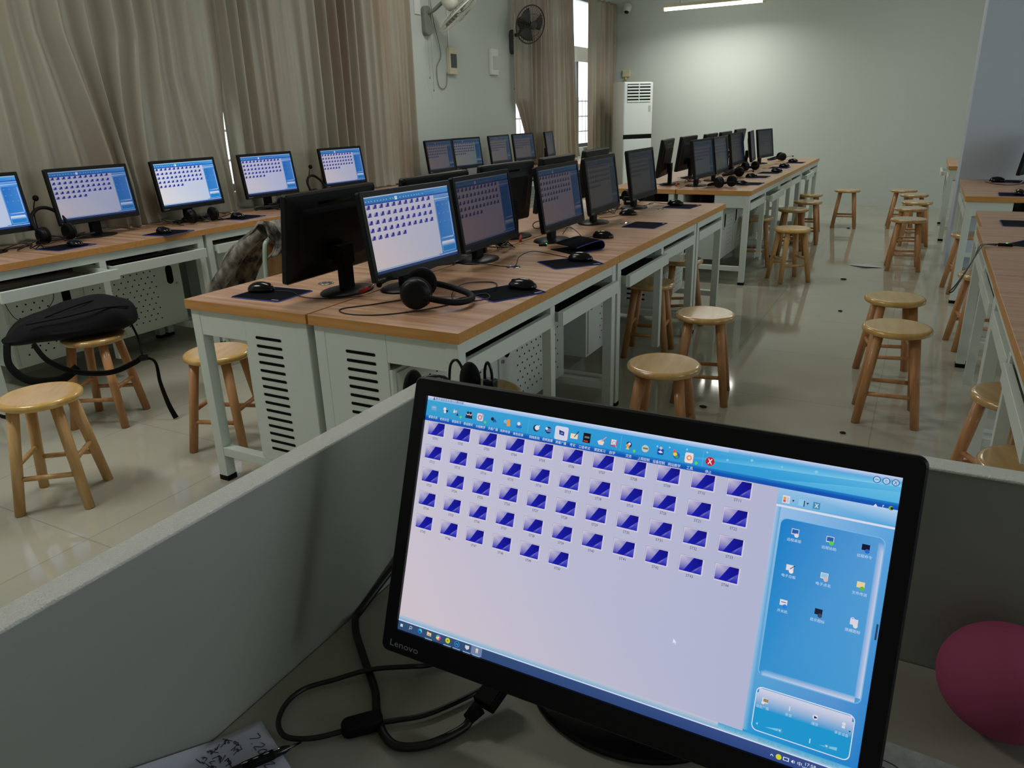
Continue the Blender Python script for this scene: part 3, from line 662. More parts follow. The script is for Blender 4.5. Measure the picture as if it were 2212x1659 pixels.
# ------------------------------------------------------------------ monitors
def make_monitor(name, label, cat, height, tilt, full=False, neck_back=.055, group=None, by=.80):
    """root at base centre; screen centre at (0,-neck_back,height)"""
    r = thing(name, label, cat, group=group)
    a = math.radians(tilt); c, s = math.cos(a), math.sin(a)
    xf = Matrix(((1, 0, 0, 0), (0, c, s, -neck_back), (0, -s, c, height), (0, 0, 0, 1)))
    b = MB(); m = M_['blk']
    w, z0, z1 = .5116, -.1612, .1540; h = z1-z0; zc = (z0+z1)/2
    outer = rrect(w, h, .008, 5, 0, zc); n = len(outer)
    q = n//4; inner = []
    for i, (sx, sy) in enumerate(((1, 1), (-1, 1), (-1, -1), (1, -1))):
        inner += [(sx*SW/2, sy*SH/2)]*q
    def ring(pa, ya, pb, yb):
        vs = [(x, ya, z) for x, z in pa]+[(x, yb, z) for x, z in pb]
        b.add(vs, [(k, (k+1) % n, n+(k+1) % n, n+k) for k in range(n)], m)
    o2 = rrect(w-.004, h-.004, .007, 5, 0, zc)
    ring(o2, -.0045, inner, -.0045); ring(inner, -.0045, inner, .001); ring(outer, -.002, o2, -.0045); ring(outer, .016, outer, -.002)
    ob = rrect(w-.012, h-.012, .008, 5, 0, zc); oc = rrect(.40, .22, .03, 5, 0, -.01); od = rrect(.36, .18, .03, 5, 0, -.01)
    ring(outer, .016, ob, .022); ring(ob, .022, oc, .030); ring(oc, .030, od, .036)
    b.add([(x, .036, z) for x, z in od], [tuple(range(n))], m)
    b.add([(x, .0005, z) for x, z in ((-SW/2, -SH/2), (SW/2, -SH/2), (SW/2, SH/2), (-SW/2, SH/2))], [(0, 1, 2, 3)], M_['dark'])
    cs = b.build('casing', r, xf=xf)
    g = teacher_ui(full); sc = g.build('screen', r, xf)
    v = MB(); pts = rrect(.19, .012, .005, 3, 0, .112)
    v.add([(x, .0285, z) for x, z in pts], [tuple(range(len(pts)))], M_['blkgloss'])
    v.box(-.095, .095, .022, .0283, .105, .119, M_['blkgloss']); v.build('vent_slot', cs, xf=xf)
    vs, fs, tw, th = text_mesh('Lenovo')
    L = MB(); wv = .038; hv = .0072
    cx = -.0104*SW+.019-SW/2; cz = .134-1.0575*SH
    L.add([(cx+x*wv/tw, -.0048, cz+y*hv/th) for x, y in vs], fs, M_['silver']); L.build('brand_mark', cs, xf=xf)
    nb = MB(); hc = height-.10
    nb.box(-.032, .032, -.012, .016, .008, hc+.02, M_['blkmatte']); nb.box(-.05, .05, -.018, .014, hc-.03, height-.05, M_['blkmatte'])
    nb.build('stand_neck', r, bevel=.004)
    MB().lathe([(.118, 0), (.120, .003), (.116, .007), (.06, .013), (.03, .015)], M_['blk'], 40, Matrix.Translation((0, -.0, 0)), sx=1.0, sy=by).build('stand_base', r)
    return r
def screen_of(r): return [c for c in kids(r) if c.name.startswith('screen')][0]
def tint(r, t): screen_of(r).color = (t[0], t[1], t[2], 1)

T_ = .76
mt = make_monitor('monitor', 'large black monitor in the foreground showing a grid of blue thumbnails, on the teacher desk', 'monitor', .2200, 20, True, .07)
mt.location = (-.2186, .595+.07, .74); tint(mt, (1, 1, 1))

protoL = make_monitor('monitor', '', 'monitor', .253, 8)
protoC = make_monitor('monitor', '', 'monitor', .232, 8, by=.74)
GL = 'monitors on the desks along the curtains'
LM = [(2.16, 90, (1.0, 1.12, 1.1), 'monitor on the curtain-side desks cut off by the left photo edge'),
      (2.815, 90, (.62, .64, .66), 'lit monitor second from the left edge, on the desks along the curtains'),
      (3.492, 91, (1.12, 1.22, 1.12), 'brightest lit monitor beside the twisted curtain, third from the left edge'),
      (4.22, 87.5, (.86, .88, .90), 'lit monitor fourth from the left edge, in front of the curtain slit'),
      (5.06, 88, (.80, .80, .80), 'lit monitor fifth from the left edge, before the straight curtain pleats'),
      (6.55, 92, (.15, .13, .125), 'dim monitor under the first wall fan, leftmost of the five by the white wall'),
      (7.08, 86, (.19, .21, .165), 'greenish dim monitor under the breaker box, second of the five by the white wall'),
      (7.80, 92, (.13, .115, .10), 'dim monitor below the white switch box, third of the five by the white wall'),
      (8.40, 88, (.10, .09, .08), 'grey-screened monitor against the small window gap, below the second wall fan'),
      (9.13, 104, (.07, .065, .06), 'monitor seen almost edge-on in front of the far curtain')]
def place(proto, first, loc, rz, label, group):
    if first:
        proto.location = loc; proto.rotation_euler = (0, 0, rz); proto['label'] = label; proto['group'] = group; return proto
    return dup(proto, loc, rz, label, group)
for i, (y, yaw, t, lb) in enumerate(LM):
    a = math.radians(yaw); sx = -4.315
    r = place(protoL, i == 0, (sx-.055*math.sin(a), y+.055*math.cos(a), T_), a, lb, GL); tint(r, t)
GC = 'monitors of the middle row facing the aisle'
CM = [(-1.654, 2.301, 85.4, (.80, .78, .72), 'bright monitor at the near end of the middle row, headphones in front of it'),
      (-1.686, 2.905, 91.5, (.13, .10, .10), 'second aisle-facing monitor of the middle row with a dim purplish screen'),
      (-1.60, 3.51, 90.9, (.125, .10, .095), 'third aisle-facing monitor of the middle row, behind the curled mouse pad'),
      (-1.64, 4.18, 92, (.045, .04, .033), 'fourth aisle-facing monitor of the middle row with a dull grey screen'),
      (-1.655, 4.94, 90, (.03, .028, .025), 'last aisle-facing monitor of the middle row, beside the white cabinet')]
for i, (x, y, yaw, t, lb) in enumerate(CM):
    a = math.radians(yaw); r = place(protoC, i == 0, (x-.055*math.sin(a), y+.055*math.cos(a), T_), a, lb, GC); tint(r, t)
def scr(x, y, yaw, t, lb, grp):
    a = math.radians(yaw); r = dup(protoC, (x-.055*math.sin(a), y+.055*math.cos(a), T_), a, lb, grp); tint(r, t); return r
GB = 'monitors of the middle row seen from behind'
for (x, y, yaw, lb) in ((-1.95, 2.17, -88, 'large black monitor back at the near corner of the middle row'),
                        (-1.93, 2.84, -91, 'monitor back behind the brightest aisle-facing screen'),
                        (-1.96, 3.56, -95, 'monitor back between the second and third aisle-facing screens'),
                        (-1.965, 4.20, -88, 'monitor back behind the third aisle-facing screen, silver glint on top'),
                        (-2.03, 4.97, -87, 'farthest monitor back of the middle row, before the white air conditioner')):
    scr(x, y, yaw, (.3, .3, .3), lb, GB)
GR = 'monitors of the rear row facing the aisle'
for (x, y, yaw, t, lb) in ((-1.66, 6.55, 86, (.045, .052, .05), 'nearest aisle-facing monitor of the rear row, dim bluish screen'),
                        (-1.64, 7.08, 91, (.04, .042, .042), 'second aisle-facing monitor of the rear row, overlapping the nearest one'),
                        (-1.72, 8.13, 88, (.03, .033, .03), 'third aisle-facing monitor of the rear row, a black disc before it'),
                        (-1.68, 8.69, 97, (.035, .037, .032), 'narrow-looking fourth aisle-facing monitor of the rear row'),
                        (-1.66, 9.33, 82, (.03, .034, .032), 'last aisle-facing monitor of the rear row against the bright wall')):
    scr(x, y, yaw, t, lb, GR)
GS = 'monitors of the rear row seen from behind'
for (x, y, yaw, lb) in ((-2.03, 6.63, -84, 'nearest monitor back of the rear row with a white glint'),
                        (-2.04, 7.34, -91, 'second monitor back of the rear row, above the tilted stand'),
                        (-1.99, 7.98, -90, 'third monitor back of the rear row, top edge over the front screens'),
                        (-1.98, 8.58, -90, 'fourth monitor back of the rear row, between two front screens'),
                        (-2.03, 9.55, -91, 'farthest monitor back of the rear row')):
    scr(x, y, yaw, (.3, .3, .3), lb, GS)
scr(.735, 7.25, -110, (.07, .07, .07), 'monitor cut by the right photo edge, on the desk before the pillar', 'monitor by the pillar')

# ------------------------------------------------------------------ stools
def make_stool(seat_m, leg_m):
    r = thing('stool', '', 'stool')
    H = .44; R = .145
    MB().lathe([(R-.012, H-.030), (R-.002, H-.024), (R, H-.016), (R-.001, H-.008), (R-.008, H-.0015), (R-.016, H)], M_[seat_m], 48).build('seat', r)
    top, bot = .073, .122
    for i in range(4):
        a = PI/4+i*PI/2; c, s = math.cos(a)*math.sqrt(2), math.sin(a)*math.sqrt(2)
        lg = MB().cyl((bot*c, bot*s, 0), (top*c, top*s, H-.026), .0185, .0215, M_[leg_m], 14).build('leg', r)
    def at(z): k = bot+(top-bot)*z/(H-.026); return k
    for (z, ax) in ((.14, 0), (.19, 1)):
        k = at(z)
        for sg in (-1, 1):
            p0, p1 = ((-k, sg*k, z), (k, sg*k, z)) if ax == 0 else ((sg*k, -k, z), (sg*k, k, z))
            MB().cyl(p0, p1, .010, .010, M_[leg_m], 10).build('stretcher', r)
    return r
SA = make_stool('pine', 'pineleg'); SB = make_stool('pineseat2', 'pineleg'); SC_ = make_stool('pine', 'pineleg2')
used = {}
GST = 'round wooden stools'
stools = [(-.01, 3.65, 4, 'A', 'yellow round stool in the aisle, front one of the overlapping pair at right'),
 (-.042, 4.245, 12, 'A', 'round stool in the aisle directly behind the front one of the right pair'),
 (-.805, 2.735, 5, 'B', 'round stool with pale shining seat just above the foreground monitor'),
 (-.853, 3.57, 10, 'B', 'round stool with the whitest gleaming seat, beside the middle desk row'),
 (-2.835, 1.465, 40, 'C', 'yellow round stool at the far left front, cut by the photo edge'),
 (-2.64, 2.135, 20, 'A', 'yellow round stool partly behind the near desk leg, left of the slotted panels'),
 (-3.43, 2.08, 30, 'B', 'round stool carrying the black backpack'),
 (-1.325, 4.155, 8, 'B', 'dark-seated round stool under the middle desk row, behind the gleaming ones'),
 (-1.36, 4.92, 30, 'B', 'round stool under the far end of the middle desk row'),
 (-1.31, 2.17, 20, 'B', 'round stool whose seat edge peeps over the foreground monitor, near desk'),
 (-.895, 6.55, 35, 'C', 'bright round stool standing out in the aisle beside the rear row'),
 (-1.29, 7.15, 10, 'B', 'round stool behind the first leg of the rear desk row'),
 (-1.08, 7.85, 15, 'B', 'dark round stool behind the bright one of the rear row'),
 (-1.035, 8.53, 5, 'B', 'fourth round stool along the rear row'),
 (-1.115, 9.25, 0, 'B', 'farthest round stool along the rear row'),
 (-.768, 9.815, 3, 'B', 'lone round stool in the middle of the far aisle, mirrored in the floor'),
 (-.176, 9.93, 5, 'B', 'hindmost stool of the right-hand aisle line, showing its left side'),
 (-.058, 9.45, 0, 'B', 'fourth stool of the right-hand aisle line'),
 (-.017, 8.74, 8, 'B', 'third stool of the right-hand aisle line, shifted to the right'),
 (-.062, 8.17, 0, 'B', 'second stool of the right-hand aisle line'),
 (-.058, 7.37, 4, 'B', 'front stool of the right-hand aisle line, all four legs visible'),
 (.39, 2.87, 30, 'B', 'round stool half under the right desk, its left rim showing'),
 (.385, 2.28, 15, 'B', 'brown stool seat at the lower right corner above the grey partition'),
 (.40, 5.02, 10, 'B', 'round stool under the right desks beside their third leg'),
 (.39, 6.60, 10, 'B', 'round stool under the desk in front of the pillar')]
for (x, y, a, k, lb) in stools:
    p = {'A': SA, 'B': SB, 'C': SC_}[k]
    if k not in used: used[k] = 1; p.location = (x, y, 0); p.rotation_euler = (0, 0, math.radians(a)); p['label'] = lb; p['group'] = GST
    else: dup(p, (x, y, 0), math.radians(a), lb, GST)

# ------------------------------------------------------------------ mice, pads, headphones, keyboards, cords
def make_pad():
    r = thing('mouse_pad', '', 'mouse pad')
    p = MB(); p.prism(rrect(.235, .195, .012, 4), 0, .0022, M_['pad']); p.build('pad_cloth', r)
    e = MB(); a = rrect(.240, .200, .014, 4); b_ = rrect(.234, .194, .011, 4); n = len(a)
    vs = [(x, y, .0005) for x, y in a]+[(x, y, .0030) for x, y in b_]
    e.add(vs, [(k, (k+1) % n, n+(k+1) % n, n+k) for k in range(n)], M_['blue'])
    vs = [(x, y, .0030) for x, y in b_]+[(x*.985, y*.985, .0022) for x, y in b_]
    e.add(vs, [(k, (k+1) % n, n+(k+1) % n, n+k) for k in range(n)], M_['blue']); e.build('stitched_edge', r)
    MB().box(.072, .105, -.086, -.076, .0021, .0027, M_['greyprint']).build('printed_mark', r)
    return r
def make_mouse():
    r = thing('mouse', '', 'mouse')
    def fn(p): return Vector((p.x*(1-.12*p.y/.055), p.y, p.z if p.z > 0 else p.z*.15))
    MB().ell((0, 0, .004), (.032, .057, .034), M_['blkgloss'], fn=fn, n=24, k=16).build('shell', r)
    MB().ell((0, .032, .0285), (.004, .012, .006), M_['rubber'], n=12, k=8).build('scroll_wheel', r)
    return r
padP, mouseP = make_pad(), make_mouse()
firsts = {}
def put(key, proto, loc, rzd, label, group):
    f = key not in firsts; firsts[key] = 1
    return place(proto, f, loc, math.radians(rzd), label, group)
pads = [(-2.135, 2.02, 2, 'blue-edged mouse pad at the near left corner of the middle row'),
 (-1.305, 2.365, 62, 'blue-edged mouse pad nearest the camera on the aisle side of the middle row'),
 (-1.315, 2.975, 50, 'blue-edged mouse pad with a mouse before the second aisle-facing screen'),
 (-1.375, 4.17, 88, 'empty mouse pad with a white mark beyond the second tabletop seam'),
 (-1.42, 5.09, 85, 'small-looking mouse pad on the far corner of the middle row'),
 (-4.13, 2.47, 95, 'mouse pad on the curtain-side desk in front of the first gap between screens'),
 (-4.01, 3.04, 100, 'mouse pad on the curtain-side desk, right of the second lit monitor'),
 (-4.12, 3.74, 95, 'mouse pad on the curtain-side desk, right of the third lit monitor'),
 (.50, 4.78, 90, 'dark mouse pad on the short right desk'), (.515, 4.10, 60, 'dark pointed mouse pad beside the corded switch on the right desk'),
 (.58, 6.30, 88, 'dark mouse pad in front of the pillar, near edge of its desk'),
 (-1.31, 6.80, 88, 'mouse pad of the first seat on the rear row'), (-1.38, 7.50, 88, 'mouse pad of the second seat on the rear row'),
 (-1.36, 8.0, 88, 'mouse pad of the third seat on the rear row'), (-1.38, 8.70, 88, 'mouse pad of the fourth seat on the rear row'), (-1.34, 9.50, 88, 'mouse pad of the last seat on the rear row')]
for (x, y, a, lb) in pads: put('pad', padP, (x, y, T_+.0004), a, lb, 'black mouse pads with blue edges')
mice = [(-2.20, 2.03, -75, .0035, 'black mouse on the pad at the near left corner of the middle row'),
 (-1.275, 2.44, 100, .0035, 'black mouse on the nearest aisle-side pad'), (-1.29, 3.03, 105, .0035, 'black mouse on the pad before the second aisle-facing screen'),
 (-1.435, 3.67, 100, 0, 'black mouse on bare wood beside the curled mouse pad'), (-1.62, 4.57, 115, 0, 'black mouse on bare wood near the fourth aisle-facing screen'),
 (-1.475, 5.12, 100, .0035, 'black mouse on the far corner pad of the middle row'),
 (-4.10, 2.50, 95, .0035, 'mouse on the curtain-side pad below the second lit monitor'), (-4.03, 3.02, 95, .0035, 'mouse on the curtain-side pad beside the twisted curtain'),
 (-4.14, 3.70, 95, .0035, 'mouse on the curtain-side pad below the curtain slit'),
 (.60, 6.28, 20, .0035, 'mouse on the near pad before the pillar'),
 (-1.35, 6.66, 95, .0035, 'mouse of the first seat on the rear row'), (-1.42, 7.41, 95, .0035, 'mouse of the second seat on the rear row'),
 (-1.31, 8.10, 95, .0035, 'mouse of the third seat on the rear row'), (-1.35, 8.80, 95, .0035, 'mouse of the fourth seat on the rear row'), (-1.38, 9.60, 95, .0035, 'mouse of the last seat on the rear row')]
for (x, y, a, dz, lb) in mice: put('mouse', mouseP, (x, y, T_+dz+.001), a, lb, 'black computer mice')

def make_headset(name='headphones'):
    """lying on a table: cups standing at x=-.075 / +.075, band curving flat behind them"""
    r = thing(name, '', 'headphones')
    bpts = [(-.085, 0, .045), (-.098, .045, .035), (-.082, .105, .02), (-.03, .145, .014), (.03, .145, .014), (.082, .105, .02), (.098, .045, .035), (.085, 0, .045)]
    MB().tube(bpts, .0095, M_['blkmatte'], 10, 6, flat=1.0).build('headband', r)
    for sx in (-1, 1):
        T = Matrix.Translation((sx*.078, -.004, .047)) @ Matrix.Rotation(PI/2*sx, 4, 'Y')
        c = MB().lathe([(.020, .024), (.036, .022), (.043, .012), (.044, 0)], M_['blk'], 28, T).build('ear_cup', r)
        MB().lathe([(.041, 0), (.046, -.006), (.045, -.016), (.034, -.021), (.018, -.014)], M_['rubber'], 28, T).build('ear_cushion', c)
    mb = MB().tube([(-.10, -.01, .04), (-.115, -.05, .05), (-.09, -.10, .055), (-.05, -.125, .05)], .0025, M_['blkmatte'], 6); mb.ell((-.045, -.128, .05), (.012, .009, .009), M_['rubber'], 12, 8)
    mb.build('microphone_boom', r)
    return r
hpP = make_headset()
hps = [(-1.50, 2.10, -62, 1, 0, 'large black headphones in front of the bright screen on the middle row'),
 (-4.30, 2.50, 60, 0, .0, 'black headset propped upright between the first and second monitors from the left edge'),
 (-4.20, 3.46, 80, 0, 0, 'black headset in front of the third monitor from the left edge'),
 (-4.22, 4.28, 100, 0, 0, 'black headset heap under the fourth monitor from the left edge'),
 (-4.32, 4.70, 60, 0, 0, 'black headset propped upright left of the fifth monitor from the left edge'),
 (-1.83, 5.27, 70, 0, 0, 'black headphones between the fourth and last screens of the middle row'),
 (-1.84, 3.18, 70, 0, 0, 'black headset amid cables between the second and third screens of the middle row'),
 (-1.44, 6.42, 60, 0, 0, 'headphones of the first seat on the rear row, with round cup'), (-1.56, 7.52, 100, 0, 0, 'headphones between the second and third seats of the rear row'),
 (-1.60, 8.22, 60, 0, 0, 'headphones under the third aisle-facing screen of the rear row'), (-1.56, 9.86, 110, 0, 0, 'bulky headphones at the far end of the rear row')]
for (x, y, a, _, dz, lb) in hps:
    h_ = put('hp', hpP, (x, y, T_+.003+dz), a, lb, 'black headphones')
    if 'between the first' in lb or 'left of the fifth' in lb: h_.rotation_euler = (1.3, 0, math.radians(a)+.6); h_.location.z = T_+.056
    h_.scale = (1.2, 1.2, 1.2) if _ else (1, 1, 1)
# upright microphones behind the left monitors
for (y, lb, h) in ((2.50, 'thin gooseneck microphone with foam ball left of the second lit monitor', .255), (4.72, 'thin gooseneck microphone with foam ball left of the fifth lit monitor', .27)):
    r = thing('gooseneck_microphone', lb, 'microphone', (-4.40, y, T_), 0, 'gooseneck microphones')
    MB().lathe([(.03, 0), (.032, .008), (.02, .03), (.008, .034)], M_['blk'], 20).build('base', r)
    MB().tube([(0, 0, .03), (0, -.01, .12), (.02, -.015, .20), (.03, 0, h)], .003, M_['blkmatte'], 8).build('gooseneck', r)
    MB().ell((.032, .002, h), (.016, .016, .017), M_['rubber'], 16, 10).build('foam_ball', r)

# curled mouse pad
b = MB(); pts = [(-.10, 0, .003), (.0, 0, .003), (.07, 0, .004), (.095, 0, .018), (.085, 0, .042), (.05, 0, .046), (-.03, 0, .034), (-.07, 0, .026)]
def sheet(b, prof, w, m, th=.003, sub=5):
    P = [Vector(p) for p in prof]; Q = []
    for i in range(len(P)-1):
        p0 = P[max(i-1, 0)]; p1 = P[i]; p2 = P[i+1]; p3 = P[min(i+2, len(P)-1)]
        for k in range(sub):
            t = k/sub; Q.append(0.5*((2*p1)+(-p0+p2)*t+(2*p0-5*p1+4*p2-p3)*t*t+(-p0+3*p1-3*p2+p3)*t*t*t))
    Q.append(P[-1]); n = len(Q); vs = []
    for p in Q: vs += [(p.x, p.y-w/2, p.z), (p.x, p.y+w/2, p.z)]
    b.add(vs, [(2*i, 2*i+1, 2*i+3, 2*i+2) for i in range(n-1)], m, True); return b
r = thing('mouse_pad', 'mouse pad curled over itself below the third aisle-facing screen', 'mouse pad', (-1.42, 3.30, T_), math.radians(60))
o = sheet(b, pts, .17, M_['pad']).build('pad_cloth', r); so = o.modifiers.new('t', 'SOLIDIFY'); so.thickness = .003
MB().tube([(p[0], -.087, p[2]) for p in pts], .0022, M_['blue'], 6).build('stitched_edge', r)

# keyboards in the open trays of the left row
def make_keyboard():
    r = thing('keyboard', '', 'keyboard')
    MB().box(-.22, .22, -.07, .07, 0, .016, M_['blk']).build('keyboard_body', r, bevel=.004)
    k = MB()
    for i in range(5):
        for j in range(18):
            k.box(-.212+j*.0236, -.212+j*.0236+.019, -.060+i*.0235, -.060+i*.0235+.019, .016, .022, M_['keys'])
    k.build('keys', r); return r
kb = make_keyboard(); kb.location = (-3.885, 2.16, .617); kb.rotation_euler = (0, 0, math.radians(91)); kb['label'] = 'black keyboard in the open tray at the left edge of the photo'; kb['group'] = 'keyboards in pull-out trays'
dup(kb, (-3.97, 2.84, .617), math.radians(88), 'black keyboard in the half-open tray above the backpack, second from left', 'keyboards in pull-out trays')
dup(kb, (-1.27, 2.25, .617), math.radians(92), 'keyboard in the dark tray slot of the nearest aisle-side seat', 'keyboards in pull-out trays')
dup(kb, (-1.29, 2.90, .617), math.radians(90), 'keyboard in the dark tray slot before the mouse pad with mouse', 'keyboards in pull-out trays')
dup(kb, (-1.26, 3.62, .617), math.radians(94), 'keyboard showing in the tray slot beyond the first tabletop seam', 'keyboards in pull-out trays')

def cord(name, label, pts, r=.0022, m='cable', sub=8, group=None, cat='cable'):
    return tag(MB().tube(pts, r, M_[m], 8, sub).build(name), label, cat, group)
z = T_+.0026
GCO = 'thin black cords on the desks'
cord('thin_cable', 'thin headphone cord looping out over the near edge of the middle row tabletop', [(-1.60, 2.12, z), (-1.66, 2.02, z), (-1.72, 1.93, z), (-1.66, 1.885, z), (-1.55, 1.91, z), (-1.46, 2.0, z), (-1.40, 2.12, z)], .0022, group=GCO)
cord('thin_cable', 'coiled headphone cord between the headphones and the nearest mouse pad', [(-1.42, 2.2, z), (-1.36, 2.3, z+.004), (-1.30, 2.22, z+.008), (-1.38, 2.15, z+.006), (-1.46, 2.24, z+.01), (-1.52, 2.42, z+.004), (-1.44, 2.5, z), (-1.36, 2.38, z+.01), (-1.42, 2.28, z+.012), (-1.50, 2.34, z+.006)], .0022, group=GCO)
cord('thin_cable', 'mouse cord trailing from the corner mouse to the near monitor foot', [(-2.15, 2.04, z+.005), (-2.08, 2.06, z+.004), (-1.98, 2.02, z), (-1.86, 2.04, z), (-1.78, 2.12, z)], .0018, group=GCO)
cord('thin_cable', 'mouse cord rising out of the silver grommet beside the second screen', [(-1.33, 3.01, z+.012), (-1.40, 2.98, z+.03), (-1.47, 2.92, z+.05), (-1.505, 2.86, z+.035), (-1.51, 2.825, z), (-1.56, 2.80, z), (-1.64, 2.80, z+.004), (-1.74, 2.79, z)], .0018, group=GCO)
cord('thin_cable', 'thin cord arching between the third screen foot and its mouse', [(-1.47, 3.66, z+.01), (-1.53, 3.64, z), (-1.56, 3.60, z+.04), (-1.62, 3.64, z+.05), (-1.68, 3.70, z)], .0018, group=GCO)
cord('thin_cable', 'straight thin cord from the bare-wood mouse to the fourth screen foot', [(-1.64, 4.53, z+.008), (-1.68, 4.45, z), (-1.74, 4.38, z)], .0018, group=GCO)
cord('thin_cable', 'tangled cord behind the far corner mouse of the middle row', [(-1.50, 5.18, z+.01), (-1.58, 5.20, z), (-1.62, 5.1, z+.02), (-1.68, 5.16, z), (-1.60, 5.02, z+.02), (-1.70, 5.0, z)], .0018, group=GCO)
cord('thin_cable', 'thin dark cable hanging in a loop under the open tray at the left edge', [(-4.1, 2.065, .603), (-4.1, 2.065, .537), (-4.1, 2.091, .457), (-4.1, 2.136, .425), (-4.1, 2.218, .428), (-4.1, 2.288, .473), (-4.1, 2.319, .518), (-4.1, 2.321, .603)], .002, group=GCO)
rnd = random.Random(4)
tangles = [(-4.30, 2.62, 'under the second lit monitor of the curtain row'), (-4.28, 3.35, 'beside the twisted curtain on the curtain row'), (-4.22, 3.60, 'under the third lit monitor of the curtain row'), (-4.26, 4.10, 'under the fourth lit monitor of the curtain row'), (-4.28, 4.40, 'right of the fourth lit monitor foot'), (-4.25, 2.35, 'between the first two monitors of the curtain row'), (-1.80, 3.18, 'between the second and third screens of the middle row'), (-1.81, 3.90, 'between the third and fourth screens of the middle row'), (-1.80, 2.55, 'behind the bright screen of the middle row'),
           (-1.80, 4.62, 'between the fourth and last screens of the middle row'), (-1.83, 6.9, 'at the near end of the rear row'), (-1.82, 7.6, 'behind the second screen of the rear row'), (-1.66, 7.75, 'below the third screen of the rear row'), (-1.83, 8.4, 'behind the far screens of the rear row')]
for (x, y, w_) in tangles:
    pts = [(x+rnd.uniform(-.09, .09), y+rnd.uniform(-.14, .14), z+rnd.uniform(.0, .05)) for _ in range(16)]
    cord('cable_tangle', 'tangle of thin black cables '+w_, pts, .0026, group='cable tangles on the desks')
for (x, y, w_) in ((-1.79, 2.12, 'beside the near monitor foot'), (-1.80, 3.02, 'behind the second aisle-facing screen'), (-1.76, 3.36, 'below the left corner of the third aisle-facing screen'), (-1.77, 4.02, 'below the left corner of the fourth aisle-facing screen'), (-1.77, 4.78, 'left of the last screen foot'), (-1.84, 6.38, 'at the first screen of the rear row')):
    r = thing('audio_plug', 'orange-red audio plug '+w_, 'plug', (x, y, T_), rnd.uniform(0, 3), 'red audio plugs')
    MB().cyl((0, 0, .015), (.04, 0, .035), .008, .007, M_['red'], 12).build('plug_body', r)
    MB().cyl((.04, 0, .035), (.062, 0, .046), .0025, .0025, M_['chrome'], 8).build('plug_tip', r)
for (x, y, w_) in ((-1.85, 3.08, 'between the second and third screens'), (-1.80, 5.12, 'left of the last middle-row screen')):
    r = thing('headset_switch_box', 'small black box '+w_, 'switch box', (x, y, T_), .4, 'small black desk boxes')
    MB().box(-.045, .045, -.03, .03, .001, .055, M_['blk']).build('box_body', r, bevel=.004)
    MB().box(-.03, .03, -.031, -.0302, .02, .03, M_['silver']).build('button_strip', r)
r = thing('usb_hub', 'small black hub with a green light below the third aisle-facing screen', 'hub', (-1.625, 3.34, T_), .5)
MB().box(-.02, .02, -.008, .008, .001, .012, M_['blk']).build('hub_body', r, bevel=.003); MB().ell((.018, 0, .011), (.004, .004, .003), M_['led'], 10, 6).build('indicator_light', r)
# corded switch on the right desk
r = thing('cord_switch', 'black inline cord switch with green light, its loop hanging off the right desk', 'cord switch', (.368, 3.985, T_), 0)
MB().box(-.030, .030, -.008, .008, .002, .016, M_['blk']).build('switch_body', r, bevel=.004)
MB().ell((.004, 0, .016), (.004, .004, .002), M_['led'], 10, 6).build('indicator_light', r)
MB().tube([(-.03, 0, .01), (-.08, -.01, .008), (-.105, -.10, .012), (-.135, -.30, -.02), (-.19, -.55, -.07), (-.215, -.64, -.085), (-.20, -.62, -.083), (-.165, -.45, -.05), (-.118, -.22, -.002), (-.085, -.05, .012), (-.035, -.004, .006)], .0028, M_['cable'], 8).build('cord', r)
MB().tube([(.03, 0, .008), (.10, .01, .004), (.20, .03, .003), (.4, .05, .003)], .0028, M_['cable'], 8).build('cord', r)
cord('thin_cable', 'thin cable loops on the desk in front of the pillar', [(.45, 7.25, z), (.52, 7.05, z), (.62, 7.02, z), (.72, 7.1, z+.01), (.80, 7.3, z)], .003, group=GCO)
dup(padP, (.60, 7.33, T_+.0004), math.radians(80), 'mouse pad lying by the pillar, far edge of its desk', 'black mouse pads with blue edges')
dup(mouseP, (.53, 7.30, T_+.004), math.radians(90), 'mouse on the far pad before the pillar', 'black computer mice')

# ------------------------------------------------------------------ backpack on stool
r = thing('backpack', 'black backpack lying flat on a round stool, straps hanging down', 'backpack', (-3.50, 2.03, .442), math.radians(62))
def bagfn(p):
    x, y, z_ = p; sx = .29; k = abs(x/sx)
    t = 1-.25*max(0, -x/sx)
    q = Vector((math.copysign(abs(x/sx)**(.55 if x > 0 else .8)*sx, x), math.copysign(abs(y/.17)**.75*.17, y)*t, z_))
    top = .095+.055*(x/sx) ; q.z = (z_/.09)*(top if z_ > 0 else .055) + .055
    q.z += .010*math.sin(x*26+y*9)*(1 if z_ > 0 else 0)+.008*math.sin(y*40+x*12)*(1 if z_ > 0 else 0)
    if x < -.12: q.z -= (abs(x)-.12)*.18
    return q
MB().ell((0, 0, 0), (.29, .17, .09), M_['bag'], 40, 26, fn=bagfn).build('bag_body', r)
MB().tube([(-.18, -.13, .11), (-.02, -.155, .125), (.14, -.145, .14), (.25, -.09, .12)], .0035, M_['web'], 6).build('zipper_seam', r)
MB().tube([(-.10, -.10, .125), (.05, -.06, .155), (.18, -.02, .165)], .0035, M_['web'], 6).build('zipper_seam', r)
def strap(pts, w=.005, th=3.4, name='strap'):
    return MB().tube(pts, w, M_['web'], 8, 8, flat=th).build(name, r)
strap([(-.27, -.06, .02), (-.28, -.10, -.07), (-.22, -.15, -.14), (-.10, -.16, -.16), (-.02, -.14, -.12)], .006, 3.4)
strap([(-.17, -.13, .02), (-.13, -.17, -.06), (-.03, -.19, -.13), (.10, -.21, -.155), (.20, -.22, -.13), (.25, -.21, -.11)], .0055, 3.2)
